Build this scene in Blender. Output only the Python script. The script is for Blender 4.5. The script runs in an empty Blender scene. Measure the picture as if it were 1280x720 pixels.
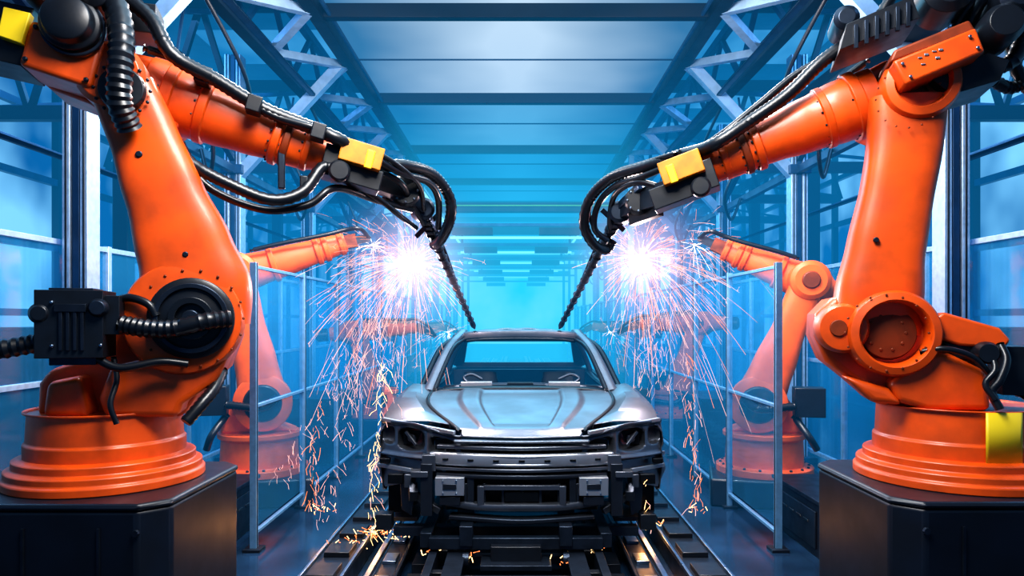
import bpy, bmesh, math, random
from mathutils import Vector, Matrix
random.seed(7)
scene = bpy.context.scene
V = Vector
F = 900.0; CX = 645.0; CY = 400.0; EYE = 1.6

# ------------------------------------------------------------ materials
def mat(name, col, rough=0.5, metal=0.0, noise=0.0, nscale=8.0, bump=0.0, coat=0.0, emit=None, es=0.0, alt=None):
    m = bpy.data.materials.new(name); m.use_nodes = True
    nt = m.node_tree; b = nt.nodes["Principled BSDF"]
    b.inputs["Base Color"].default_value = (*col, 1)
    b.inputs["Roughness"].default_value = rough
    b.inputs["Metallic"].default_value = metal
    if coat: b.inputs["Coat Weight"].default_value = coat; b.inputs["Coat Roughness"].default_value = 0.15
    if emit:
        b.inputs["Emission Color"].default_value = (*emit, 1); b.inputs["Emission Strength"].default_value = es
    if noise > 0 or bump > 0:
        tc = nt.nodes.new("ShaderNodeTexCoord")
        n = nt.nodes.new("ShaderNodeTexNoise"); n.inputs["Scale"].default_value = nscale; n.inputs["Detail"].default_value = 6
        nt.links.new(tc.outputs["Object"], n.inputs["Vector"])
        if noise > 0:
            r = nt.nodes.new("ShaderNodeValToRGB")
            r.color_ramp.elements[0].position = 0.35; r.color_ramp.elements[1].position = 0.62
            dark = alt if alt else tuple(c * (1 - noise) for c in col)
            r.color_ramp.elements[0].color = (*dark, 1); r.color_ramp.elements[1].color = (*col, 1)
            nt.links.new(n.outputs["Fac"], r.inputs["Fac"]); nt.links.new(r.outputs["Color"], b.inputs["Base Color"])
            mr = nt.nodes.new("ShaderNodeMapRange")
            mr.inputs["To Min"].default_value = min(1, rough + 0.12); mr.inputs["To Max"].default_value = max(0.03, rough - 0.08)
            nt.links.new(n.outputs["Fac"], mr.inputs["Value"]); nt.links.new(mr.outputs["Result"], b.inputs["Roughness"])
        if bump > 0:
            bp = nt.nodes.new("ShaderNodeBump"); bp.inputs["Strength"].default_value = bump; bp.inputs["Distance"].default_value = 0.02
            nt.links.new(n.outputs["Fac"], bp.inputs["Height"]); nt.links.new(bp.outputs["Normal"], b.inputs["Normal"])
    return m

def emis(name, col, s, sample=True):
    m = bpy.data.materials.new(name); m.use_nodes = True
    nt = m.node_tree; nt.nodes.clear()
    o = nt.nodes.new("ShaderNodeOutputMaterial"); e = nt.nodes.new("ShaderNodeEmission")
    e.inputs[0].default_value = (*col, 1); e.inputs[1].default_value = s
    nt.links.new(e.outputs[0], o.inputs[0])
    if not sample:
        try: m.cycles.emission_sampling = 'NONE'
        except Exception: pass
    return m

def emis_var(name, c0, c1, s, scale=(1, 1, 1), nscale=1.0, p0=.35, p1=.65):
    m = emis(name, c0, s, False); nt = m.node_tree
    e = [n for n in nt.nodes if n.type == 'EMISSION'][0]
    tc = nt.nodes.new("ShaderNodeTexCoord"); mp = nt.nodes.new("ShaderNodeMapping"); mp.inputs["Scale"].default_value = scale
    n = nt.nodes.new("ShaderNodeTexNoise"); n.inputs["Scale"].default_value = nscale; n.inputs["Detail"].default_value = 3
    r = nt.nodes.new("ShaderNodeValToRGB"); r.color_ramp.elements[0].position = p0; r.color_ramp.elements[1].position = p1
    r.color_ramp.elements[0].color = (*c0, 1); r.color_ramp.elements[1].color = (*c1, 1)
    nt.links.new(tc.outputs["Object"], mp.inputs[0]); nt.links.new(mp.outputs[0], n.inputs["Vector"])
    nt.links.new(n.outputs["Fac"], r.inputs[0]); nt.links.new(r.outputs[0], e.inputs[0]); return m

def panel_mat(name, edge, mid, s):
    """back-lit diffuser: centre-to-rim falloff is painted into the emission colour"""
    m = emis(name, mid, s, False); nt = m.node_tree
    e = [n for n in nt.nodes if n.type == 'EMISSION'][0]
    tc = nt.nodes.new("ShaderNodeTexCoord"); sp = nt.nodes.new("ShaderNodeSeparateXYZ")
    ab = nt.nodes.new("ShaderNodeMath"); ab.operation = 'ABSOLUTE'
    n = nt.nodes.new("ShaderNodeTexNoise"); n.inputs["Scale"].default_value = .7; n.inputs["Detail"].default_value = 2
    ad = nt.nodes.new("ShaderNodeMath"); ad.operation = 'ADD'
    r = nt.nodes.new("ShaderNodeValToRGB")
    mr = nt.nodes.new("ShaderNodeMapRange"); mr.inputs["From Max"].default_value = 2.6
    r.color_ramp.elements[0].position = .26; r.color_ramp.elements[1].position = .88
    r.color_ramp.elements[0].color = (*mid, 1); r.color_ramp.elements[1].color = (*edge, 1)
    L = nt.links.new
    L(tc.outputs["Object"], sp.inputs[0]); L(sp.outputs[0], ab.inputs[0]); L(tc.outputs["Object"], n.inputs["Vector"])
    L(ab.outputs[0], ad.inputs[0]); L(n.outputs["Fac"], ad.inputs[1]); L(ad.outputs[0], mr.inputs[0]); L(mr.outputs[0], r.inputs[0]); L(r.outputs[0], e.inputs[0])
    return m

M = {}
M['orange'] = mat("orange_paint", (0.82, 0.095, 0.003), 0.40, 0, 0.38, 5, 0.03, 0.18)
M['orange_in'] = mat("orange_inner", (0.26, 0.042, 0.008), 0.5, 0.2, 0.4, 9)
M['orange_far'] = mat("orange_paint_far", (1.0, 0.13, 0.015), 0.45, 0, 0.25, 5)  # brighter orange used on the background robots
M['black'] = mat("black_plastic", (0.007, 0.010, 0.016), 0.36, 0, 0.4, 12, 0.05)
M['rubber'] = mat("black_hose", (0.005, 0.007, 0.011), 0.33)
M['dsteel'] = mat("dark_steel", (0.028, 0.042, 0.066), 0.35, 0.7, 0.4, 10, 0.05)
M['steel'] = mat("brushed_steel", (0.38, 0.48, 0.60), 0.28, 1.0, 0.3, 14, 0.03)
M['alu'] = mat("aluminium", (0.50, 0.68, 0.88), 0.35, 0.5, 0.2, 20)
M['fence'] = mat("fence_aluminium", (0.18, 0.40, 0.64), 0.35, 0.5, 0.2, 20)
M['yellow'] = mat("yellow_label", (0.80, 0.58, 0.01), 0.5)
M['amber'] = mat("amber_cover", (0.66, 0.23, 0.006), 0.45, 0, .3, 14)
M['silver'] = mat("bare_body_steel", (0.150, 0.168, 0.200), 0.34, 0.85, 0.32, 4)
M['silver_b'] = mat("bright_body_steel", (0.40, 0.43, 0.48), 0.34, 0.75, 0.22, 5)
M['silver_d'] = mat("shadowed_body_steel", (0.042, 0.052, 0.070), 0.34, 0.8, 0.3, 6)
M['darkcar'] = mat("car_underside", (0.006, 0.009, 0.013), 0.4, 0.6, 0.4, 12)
M['pedestal'] = mat("pedestal_paint", (0.006, 0.010, 0.020), 0.38, 0.1, 0.4, 6, 0.04)
M['beam'] = mat("blue_steel_beam", (0.016, 0.065, 0.15), 0.4, 0.4, 0.3, 6)
M['beam_l'] = mat("pale_steel_beam", (0.32, 0.52, 0.74), 0.4, 0.3, 0.25, 8)
M['beam_d'] = mat("dark_beam", (0.003, 0.009, 0.020), 0.45, 0.4, 0.3, 6)
M['floor'] = mat("polished_concrete", (0.012, 0.035, 0.075), 0.15, 0.0, 0.6, 2.5, 0.05)
M['copper'] = mat("copper_tip", (0.7, 0.3, 0.12), 0.3, 1.0)
M['roof'] = mat("roof_sheet", (0.010, 0.05, 0.12), 0.5, 0.2, 0.4, 2)

# ------------------------------------------------------------ mesh builder
def catmull(pts, sub):
    if len(pts) < 3 or sub <= 1:
        return [V(p) for p in pts], [float(i) for i in range(len(pts))]
    P = [V(p) for p in pts]; out = []; par = []
    for i in range(len(P) - 1):
        p0 = P[i - 1] if i > 0 else P[i] * 2 - P[i + 1]
        p1 = P[i]; p2 = P[i + 1]
        p3 = P[i + 2] if i + 2 < len(P) else P[i + 1] * 2 - P[i]
        for k in range(sub):
            t = k / sub
            out.append(0.5 * ((2 * p1) + (p2 - p0) * t + (2 * p0 - 5 * p1 + 4 * p2 - p3) * t * t + (3 * p1 - p0 - 3 * p2 + p3) * t ** 3)); par.append(i + t)
    out.append(P[-1]); par.append(float(len(P) - 1))
    return out, par

def lerp_list(L, t):
    i = min(int(t), len(L) - 1); j = min(i + 1, len(L) - 1); f = t - i
    f = f * f * (3 - 2 * f)
    a, b = L[i], L[j]
    if isinstance(a, (tuple, list)): return [a[k] * (1 - f) + b[k] * f for k in range(len(a))]
    return a * (1 - f) + b * f

class MB:
    def __init__(s): s.v = []; s.f = []; s.mi = []; s.mats = []
    def m(s, key):
        mm = M[key]
        if mm not in s.mats: s.mats.append(mm)
        return s.mats.index(mm)
    def add(s, vs, fs, key):
        o = len(s.v); s.v += [V(p) for p in vs]; k = s.m(key)
        for f in fs: s.f.append([i + o for i in f]); s.mi.append(k)
    def box(s, c, size, key, rot=None):
        c = V(c); h = V(size) / 2; vs = []
        for x in (-1, 1):
            for y in (-1, 1):
                for z in (-1, 1):
                    p = V((x * h.x, y * h.y, z * h.z))
                    if rot is not None: p = rot @ p
                    vs.append(c + p)
        s.add(vs, [(0, 1, 3, 2), (4, 6, 7, 5), (0, 4, 5, 1), (2, 3, 7, 6), (0, 2, 6, 4), (1, 5, 7, 3)], key)
    def frame(s, d, up=V((0, 0, 1))):
        d = V(d).normalized()
        if abs(d.dot(up)) > 0.98: up = V((0, 1, 0))
        a = d.cross(up).normalized(); b = a.cross(d).normalized()
        return a, b
    def beam(s, p0, p1, w, h, key, up=V((0, 0, 1))):
        p0 = V(p0); p1 = V(p1); a, b = s.frame(p1 - p0, up); vs = []
        for p in (p0, p1):
            for (x, y) in ((-1, -1), (1, -1), (1, 1), (-1, 1)): vs.append(p + a * x * w / 2 + b * y * h / 2)
        s.add(vs, [(0, 3, 2, 1), (4, 5, 6, 7), (0, 1, 5, 4), (1, 2, 6, 5), (2, 3, 7, 6), (3, 0, 4, 7)], key)
    def lathe(s, o, ax, prof, key, n=36, cap=True):
        o = V(o); ax = V(ax).normalized(); a, b = s.frame(ax); vs = []; fs = []
        for (r, h) in prof:
            for i in range(n):
                t = 2 * math.pi * i / n; vs.append(o + ax * h + (a * math.cos(t) + b * math.sin(t)) * r)
        for j in range(len(prof) - 1):
            for i in range(n):
                k = (i + 1) % n; fs.append((j * n + i, j * n + k, (j + 1) * n + k, (j + 1) * n + i))
        if cap:
            fs.append(tuple(reversed(range(n)))); fs.append(tuple(range((len(prof) - 1) * n, len(prof) * n)))
        s.add(vs, fs, key)
    def ring(s, o, ax, rin, rout, h, key, n=40):
        s.lathe(o, ax, [(rin, 0), (rout, 0), (rout, h), (rin, h), (rin, 0)], key, n, cap=False)
    def bolts(s, o, ax, R, r, h, cnt, key, ph=0.0):
        o = V(o); ax = V(ax).normalized(); a, b = s.frame(ax)
        for i in range(cnt):
            t = 2 * math.pi * i / cnt + ph; c = o + (a * math.cos(t) + b * math.sin(t)) * R
            s.lathe(c, ax, [(r, 0), (r, h * 0.7), (r * 0.7, h)], key, 8)
    def loft(s, pts, radii, N, key, n=28, ex=2.6, sub=6):
        P, par = catmull(pts, sub); N = V(N).normalized(); vs = []; fs = []
        for i, p in enumerate(P):
            d = (P[min(i + 1, len(P) - 1)] - P[max(i - 1, 0)]).normalized()
            a = d.cross(N).normalized(); ra, rb = lerp_list(radii, par[i])
            nn = a.cross(d).normalized()
            for k in range(n):
                t = 2 * math.pi * k / n; c = math.cos(t); q = math.sin(t)
                vs.append(p + a * ra * math.copysign(abs(c) ** (2 / ex), c) + nn * rb * math.copysign(abs(q) ** (2 / ex), q))
        L = len(P)
        for j in range(L - 1):
            for i in range(n):
                k = (i + 1) % n; fs.append((j * n + i, j * n + k, (j + 1) * n + k, (j + 1) * n + i))
        fs.append(tuple(reversed(range(n)))); fs.append(tuple(range((L - 1) * n, L * n)))
        s.add(vs, fs, key)
    def hose(s, pts, r, key='rubber', n=12, sub=8, corr=0.0, pitch=0.012):
        P, par = catmull(pts, sub)
        if corr > 0:
            Q = [P[0]]
            for i in range(len(P) - 1):
                L = (P[i + 1] - P[i]).length; c = max(1, int(L / pitch))
                for k in range(1, c + 1): Q.append(P[i].lerp(P[i + 1], k / c))
            P = Q
        vs = []; fs = []; a = None
        for i, p in enumerate(P):
            d = (P[min(i + 1, len(P) - 1)] - P[max(i - 1, 0)]).normalized()
            if a is None: a, b = s.frame(d)
            else:
                a = (a - d * a.dot(d)).normalized(); b = d.cross(a)
            rr = r * (1 + (corr if i % 2 else -corr))
            for k in range(n):
                t = 2 * math.pi * k / n; vs.append(p + (a * math.cos(t) + b * math.sin(t)) * rr)
        L = len(P)
        for j in range(L - 1):
            for i in range(n):
                k = (i + 1) % n; fs.append((j * n + i, j * n + k, (j + 1) * n + k, (j + 1) * n + i))
        fs.append(tuple(reversed(range(n)))); fs.append(tuple(range((L - 1) * n, L * n)))
        s.add(vs, fs, key)
    def prism(s, outline, off, key):
        A = [V(p) for p in outline]; off = V(off); n = len(A)
        fs = [tuple(range(n)), tuple(reversed(range(n, 2 * n)))]
        for i in range(n): fs.append((i, i + n, (i + 1) % n + n, (i + 1) % n))
        s.add(A + [p + off for p in A], fs, key)
    def grid(s, rows, key):
        n = len(rows[0]); vs = [p for r in rows for p in r]; fs = []
        for j in range(len(rows) - 1):
            for i in range(n - 1): fs.append((j * n + i, j * n + i + 1, (j + 1) * n + i + 1, (j + 1) * n + i))
        s.add(vs, fs, key)
    def finish(s, name, parent=None, bevel=0.0, seg=2, solid=0.0, angle=35):
        me = bpy.data.meshes.new(name); me.from_pydata([tuple(p) for p in s.v], [], s.f)
        for mm in s.mats: me.materials.append(mm)
        for i, p in enumerate(me.polygons): p.material_index = s.mi[i]; p.use_smooth = True
        bm = bmesh.new(); bm.from_mesh(me); bmesh.ops.recalc_face_normals(bm, faces=bm.faces); bm.to_mesh(me); bm.free()
        me.set_sharp_from_angle(angle=math.radians(angle))
        ob = bpy.data.objects.new(name, me); scene.collection.objects.link(ob)
        if parent: ob.parent = parent
        if solid:
            so = ob.modifiers.new("thickness", 'SOLIDIFY'); so.thickness = solid; so.offset = -1
        if bevel > 0:
            bv = ob.modifiers.new("bevel", 'BEVEL'); bv.width = bevel; bv.segments = seg; bv.limit_method = 'ANGLE'; bv.angle_limit = math.radians(40)
        return ob

def empty(name, loc=(0, 0, 0), rz=0):
    e = bpy.data.objects.new(name, None); scene.collection.objects.link(e)
    e.location = loc; e.rotation_euler = (0, 0, rz); e.empty_display_size = 0.3; return e

# ------------------------------------------------------------ robot rig helper (bearing -> joint position in the arm's working plane)
class Rig:
    def __init__(s, name, bx, Y0, yaw):
        s.Y0 = Y0; s.X0 = (bx - CX) / F * Y0; s.th = math.radians(yaw)
        s.e = empty(name, (s.X0, Y0, 0), s.th)
        s.inv = (Matrix.Translation((s.X0, Y0, 0)) @ Matrix.Rotation(s.th, 4, 'Z')).inverted()
    def depth(s, px, t=0.0):
        kx = (px - CX) / F; c = math.cos(s.th); sn = math.sin(s.th)
        X0 = s.X0 - sn * t; Y0 = s.Y0 + c * t
        return Y0 + sn * (kx * Y0 - X0) / (c - kx * sn)
    def G(s, px, py, Y): return s.inv @ V(((px - CX) / F * Y, Y, EYE + (CY - py) / F * Y))
    def T(s, px, py, t=0.0): return s.G(px, py, s.depth(px, t))
    def R(s, px, r, t=-.2): return r * s.depth(px, t) / F
    def Z(s, py): return EYE + (CY - py) / F * s.Y0

NEAR = V((0, -1, 0))

def base_unit(rg, zr, rr, ztop, parent, key='orange'):
    b = MB()
    b.lathe((0, 0, zr - 0.05), (0, 0, 1), [(rr * 1.0, 0), (rr * 1.0, .035), (rr * .97, .045), (rr * .97, .075), (rr * .90, .085), (rr * .90, .12), (rr * .83, .13)], key, 64)
    b.bolts((0, 0, zr - 0.015), (0, 0, 1), rr * .985 - .02, .013, .03, 28, 'dsteel')
    h = ztop - zr
    b.lathe((0, 0, zr + .07), (0, 0, 1), [(rr * .80, 0), (rr * .80, h * .25), (rr * .775, h * .28), (rr * .76, h * .75), (rr * .80, h * .78), (rr * .80, h * .98 - .07)], key, 64)
    return b.finish("base_trunk", parent, 0.006)

# ============================================================ LEFT FOREGROUND ROBOT
def left_robot():
    g = Rig("industrial_robot_arm", 135, 3.5, 16); E = g.e; T = g.T; R = g.R
    base_unit(g, .885, .435, g.Z(510), E)
    c = MB()
    ol = [(45, 522), (47, 480), (60, 462), (110, 448), (140, 400), (170, 362), (205, 345), (250, 345), (290, 375), (298, 420), (282, 462), (248, 492), (228, 522)]
    c.prism([T(x, y, -.10) for x, y in ol], (0, .38, 0), 'orange')
    c.finish("column_casting", E, 0.035, 4)
    c = MB()
    c.prism([T(x, y, -.30) for x, y in [(122, 498), (138, 458), (215, 440), (288, 440), (270, 478), (228, 505), (222, 522), (130, 522)]], (0, .25, 0), 'orange')
    c.prism([T(x, y, -.26) for x, y in [(52, 522), (58, 478), (100, 470), (112, 522)]], (0, .2, 0), 'orange')
    c.finish("column_front_rib", E, 0.03, 4)
    h = MB(); r = lambda v: R(240, v, -.3)
    h.lathe(T(240, 398, -.06), NEAR, [(r(60), 0), (r(68), .05), (r(72), .22), (r(68), .27), (r(54), .28)], 'orange', 56)
    h.lathe(T(240, 398, -.34), NEAR, [(r(50), 0), (r(50), .025), (r(45), .035)], 'black', 48)
    h.ring(T(240, 398, -.35), NEAR, r(37), r(43), .04, 'dsteel')
    h.ring(T(240, 398, -.36), NEAR, r(18), r(26), .045, 'rubber')
    h.lathe(T(240, 398, -.36), NEAR, [(r(12), 0), (r(10), .05)], 'dsteel', 24)
    h.bolts(T(240, 398, -.335), NEAR, r(60), .007, .010, 18, 'orange_in')
    h.finish("shoulder_hub", E, 0.006)
    a = MB()
    a.loft([T(245, 402, -.20), T(246, 360, -.20), T(232, 310, -.20), T(206, 240, -.20), T(180, 170, -.20), T(155, 112, -.20)],
           [(R(240, 64), .13), (R(240, 65), .14), (R(220, 56), .13), (R(200, 46), .115), (R(170, 40), .105), (R(150, 38), .10)], (0, 1, 0), 'orange', 32, 3.6)
    a.finish("link_arm", E, 0)
    a = MB()
    a.lathe(T(153, 112, -.06), NEAR, [(R(150, 36), 0), (R(150, 40), .03), (R(150, 40), .23), (R(150, 34), .26)], 'orange', 48)
    a.lathe(T(153, 112, -.32), NEAR, [(R(150, 27), 0), (R(150, 25), .03)], 'black', 40)
    a.bolts(T(153, 112, -.315), NEAR, R(150, 31), .008, .014, 14, 'dsteel')
    a.lathe(T(174, 193, -.305), NEAR, [(.016, 0), (.014, .012)], 'dsteel', 12)
    a.lathe(T(232, 318, -.325), NEAR, [(.014, 0), (.012, .012)], 'dsteel', 12)
    a.finish("elbow_hub", E, 0.006)
    u = MB()
    u.prism([T(x, y, -.08) for x, y in [(62, 110), (25, 78), (40, 40), (90, 48), (150, 60), (200, 72), (228, 95), (232, 150), (205, 170), (160, 158), (110, 128)]], (0, .30, 0), 'orange')
    u.finish("elbow_housing", E, 0.03, 4)
    u = MB()
    u.prism([T(x, y, -.34) for x, y in [(22, 80), (38, 24), (130, 50), (114, 110)]], (0, .28, 0), 'orange')
    u.finish("gear_box_cover", E, 0.02, 3)
    u = MB()
    u.prism([T(x, y, -.30) for x, y in [(-60, 62), (-45, -10), (42, 10), (26, 82)]], (0, .30, 0), 'black')
    u.prism([T(x, y, -.355) for x, y in [(-4, 44), (4, 8), (38, 16), (26, 54)]], (0, .05, 0), 'yellow')
    for i in range(4):
        u.lathe(T([32, 45, 108, 122][i], [74, 34, 100, 60][i], -.345), NEAR, [(.012, 0), (.010, .014)], 'dsteel', 8)
    u.lathe(T(92, 34, -.34), NEAR, [(R(90, 33), 0), (R(90, 33), .06), (R(90, 28), .075), (R(90, 26), .12), (R(90, 15), .14)], 'black', 36)
    u.ring(T(92, 34, -.36), NEAR, R(90, 32), R(90, 36), .02, 'dsteel')
    u.lathe(T(60, -5, -.2), NEAR, [(R(90, 24), 0), (R(90, 24), .2), (R(90, 18), .23)], 'black', 30)
    u.lathe(T(128, 10, -.2), NEAR, [(R(90, 22), 0), (R(90, 22), .2), (R(90, 14), .23)], 'black', 30)
    u.box(T(165, 30, -.05), (.25, .2, .14), 'black')
    u.finish("elbow_motors", E, 0.006)
    f = MB()
    f.loft([T(188, 116, 0.04), T(228, 128, 0.04), T(268, 143, .04), T(310, 159, .04), T(350, 174, .04)],
           [(R(188, 46), .18), (R(228, 45), .165), (R(268, 40), .14), (R(310, 35), .12), (R(350, 30), .11)], (0, 1, 0), 'orange', 32, 2.3)
    f.loft([T(346, 173, .04), T(375, 183, .04), T(405, 193, .04), T(420, 198, .04)],
           [(R(350, 32), .115), (R(375, 29), .105), (R(405, 23), .085), (R(420, 16), .07)], (0, 1, 0), 'orange', 32, 2.3)
    f.finish("forearm", E, 0.004)
    f = MB(); ax = (T(350, 174, .04) - T(268, 143, .04)).normalized()
    for (x, y, rr, w, k) in [(216, 124, 50, .03, 'orange'), (258, 139.5, 44, .025, 'orange'), (348, 173, 36, .022, 'orange'), (360, 177.5, 34, .02, 'orange_in'), (385, 186, 30, .02, 'orange')]:
        p = T(x, y, .04); q = R(x, rr)
        f.lathe(p - ax * w, ax, [(q * .93, 0), (q, .006), (q, 2 * w - .006), (q * .93, 2 * w)], k, 40)
        f.bolts(p - ax * (w + .004), -ax, q * .9, .007, .01, 14, 'dsteel')
    f.finish("forearm_flanges", E, 0.004)
    w = MB()
    dx = (T(475, 205) - T(425, 190)).normalized(); up = V((0, 1, 0)).cross(dx).normalized() * -1
    rot = Matrix((dx, V((0, 1, 0)), up)).transposed()
    w.box(T(451, 196, -.06), (R(450, 54), .16, R(450, 29)), 'amber', rot)
    w.box(T(462, 199, -.143), (R(450, 10), .01, R(450, 24)), 'yellow', rot)
    w.box(T(446, 222, 0.0), (R(450, 62), .16, R(450, 26)), 'black', rot)
    w.box(T(416, 205, 0.0), (R(450, 26), .18, R(450, 40)), 'black', rot)
    w.lathe(T(424, 214, -.11), NEAR, [(R(424, 14), -.02), (R(424, 14), .02), (R(424, 11), .03)], 'black', 30)
    w.finish("wrist_cover", E, 0.008, 3)
    G = g.G
    t = MB()
    A = G(455, 222, 4.05); B = G(505, 240, 4.3); C = G(528, 262, 4.5); D = G(540, 292, 4.75)
    t.beam(A, B, .09, .11, 'black'); t.beam(B, C, .09, .10, 'dsteel')
    t.lathe(B + V((0, .07, 0)), NEAR, [(.09, 0), (.095, .02), (.095, .12), (.08, .14)], 'black', 32)
    t.bolts(B + V((0, -.06, 0)), NEAR, .07, .008, .02, 8, 'steel')
    t.lathe(C + V((0, .06, 0)), NEAR, [(.07, 0), (.07, .11), (.05, .13)], 'dsteel', 28)
    t.beam(G(485, 222, 4.2), G(535, 262, 4.5), .035, .05, 'steel')
    t.beam(G(480, 250, 4.3), G(520, 262, 4.6), .03, .045, 'black')
    t.beam(C, D, .055, .07, 'black')
    for k in range(5):
        p = C.lerp(D, .1 + k * .2); t.lathe(p, D - C, [(.045, 0), (.045, .02)], 'dsteel', 18)
    t.beam(G(520, 250, 4.4), G(549, 290, 4.7), .02, .03, 'steel')
    t.beam(G(548, 268, 4.6), G(520, 296, 4.65), .015, .03, 'dsteel')
    t.finish("welding_gun", E, 0.004)
    r_ = MB(); tip = G(593.5, 411, 6.5)
    d = tip - D
    r_.lathe(D, d, [(.032, 0), (.032, .25), (.026, .27), (.026, .8), (.021, .83), (.019, d.length - .16), (.024, d.length - .15), (.024, d.length - .09), (.006, d.length)], 'black', 16)
    for k in range(12): r_.lathe(D + d * (.04 + k * .075), d, [(.031 - k * .0008, 0), (.038 - k * .0008, .01), (.031 - k * .0008, .035)], 'dsteel', 14)
    r_.hose([D + V((0, 0, .03)), D + d * .15 + V((.02, 0, .04)), D + d * .4 + V((.01, 0, .03)), D + d * .6 + V((0, 0, .01))], .010)
    r_.lathe(tip - d.normalized() * .06, d, [(.011, 0), (.004, .06)], 'copper', 12)
    r_.finish("torch_rod", E)
    q = MB()
    q.hose([T(120, -30, -.30), T(145, 10, -.36), T(152, 50, -.42), T(150, 90, -.44), T(150, 130, -.42), T(162, 160, -.36)], .052, corr=.07)
    q.hose([T(120, -30, -.2), T(185, 20, -.24), T(215, 68, -.26), T(270, 100, -.18), T(330, 136, -.12), T(390, 160, -.12), T(430, 178, -.12), G(470, 206, 4.0), G(505, 207, 4.1), G(540, 218, 4.3), G(561, 245, 4.45), G(563, 272, 4.5), G(552, 298, 4.65), G(543, 306, 4.8)], .034, corr=.06)
    q.hose([T(180, 60, -.2), T(230, 78, -.2), T(290, 114, -.15), T(345, 146, -.13), T(405, 164, -.14), G(450, 186, 3.85), G(500, 216, 4.05), G(535, 228, 4.25), G(548, 250, 4.4), G(548, 285, 4.6)], .020)
    q.hose([T(222, 178, -.16), T(240, 205, -.2), T(290, 232, -.2), T(340, 250, -.18), T(378, 240, -.15), T(402, 210, -.1), T(418, 212, -.08)], .030, corr=.06)
    q.hose([T(228, 190, -.1), T(262, 235, -.1), T(330, 262, -.1), T(385, 256, -.1), T(420, 235, -.05), G(470, 250, 4.1), G(515, 262, 4.35)], .020)
    q.hose([G(470, 212, 4.0), G(500, 228, 4.1), G(512, 250, 4.3), G(530, 280, 4.5)], .018)
    q.hose([G(440, 230, 3.9), G(475, 250, 4.05), G(500, 270, 4.2), G(520, 285, 4.5)], .016)
    q.hose([G(455, 182, 3.9), G(495, 205, 4.0), G(524, 232, 4.2), G(530, 262, 4.4)], .014)
    q.finish("umbilical_hoses", E)
    q = MB()
    for (x, y) in [(255, 96), (318, 132), (398, 166)]:
        q.box(T(x, y, -.15), (.07, .1, .08), 'black', rot)
    q.box(T(352, 212, -.04), (.035, .04, .20), 'dsteel')
    q.box(T(380, 232, -.12), (.04, .07, .09), 'black')
    q.finish("hose_clamps", E, 0.006)
    s = MB()
    s.box(T(96, 405, -.34), (.26, .22, .29), 'black')
    s.box(T(96, 368, -.34), (.17, .16, .05), 'dsteel')
    s.box(T(141, 394, -.34), (.09, .16, .17), 'black')
    s.box(T(98, 448, -.34), (.18, .16, .05), 'dsteel')
    for k in range(4): s.box(T(76 + k * 9, 412, -.452), (.014, .02, .18), 'dsteel')
    s.box(T(88, 385, -.455), (.12, .02, .035), 'dsteel')
    s.lathe(T(58, 392, -.36), NEAR, [(.045, 0), (.045, .08), (.03, .10)], 'black', 24)
    s.lathe(T(124, 385, -.44), NEAR, [(.04, 0), (.04, .02), (.03, .04)], 'dsteel', 24)
    s.bolts(T(96, 405, -.45), NEAR, .13, .008, .015, 4, 'steel', .78)
    s.finish("shoulder_motor", E, 0.010, 3)
    s = MB()
    s.hose([T(150, 405, -.40), T(180, 410, -.42), T(215, 411, -.43), T(255, 402, -.43), T(288, 398, -.40)], .040, corr=.07)
    s.hose([T(-90, 445, -.35), T(-20, 440, -.36), T(30, 432, -.36), T(65, 425, -.38)], .040, corr=.08)
    s.hose([T(55, 415, -.4), T(45, 395, -.44), T(58, 376, -.42), T(85, 372, -.38)], .014)
    s.hose([T(120, 448, -.4), T(150, 460, -.42), T(200, 452, -.40), T(235, 455, -.38)], .018)
    s.hose([T(140, 380, -.34), T(160, 372, -.36), T(185, 380, -.38), T(195, 395, -.38)], .018)
    s.hose([T(278, 462, -.2), T(268, 485, -.28), T(252, 505, -.34), T(232, 528, -.38)], .028, corr=.07)
    s.hose([T(142, 446, -.34), T(146, 475, -.36), T(138, 505, -.40), T(146, 530, -.40)], .012)
    s.finish("shoulder_cables", E)
    return g

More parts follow.
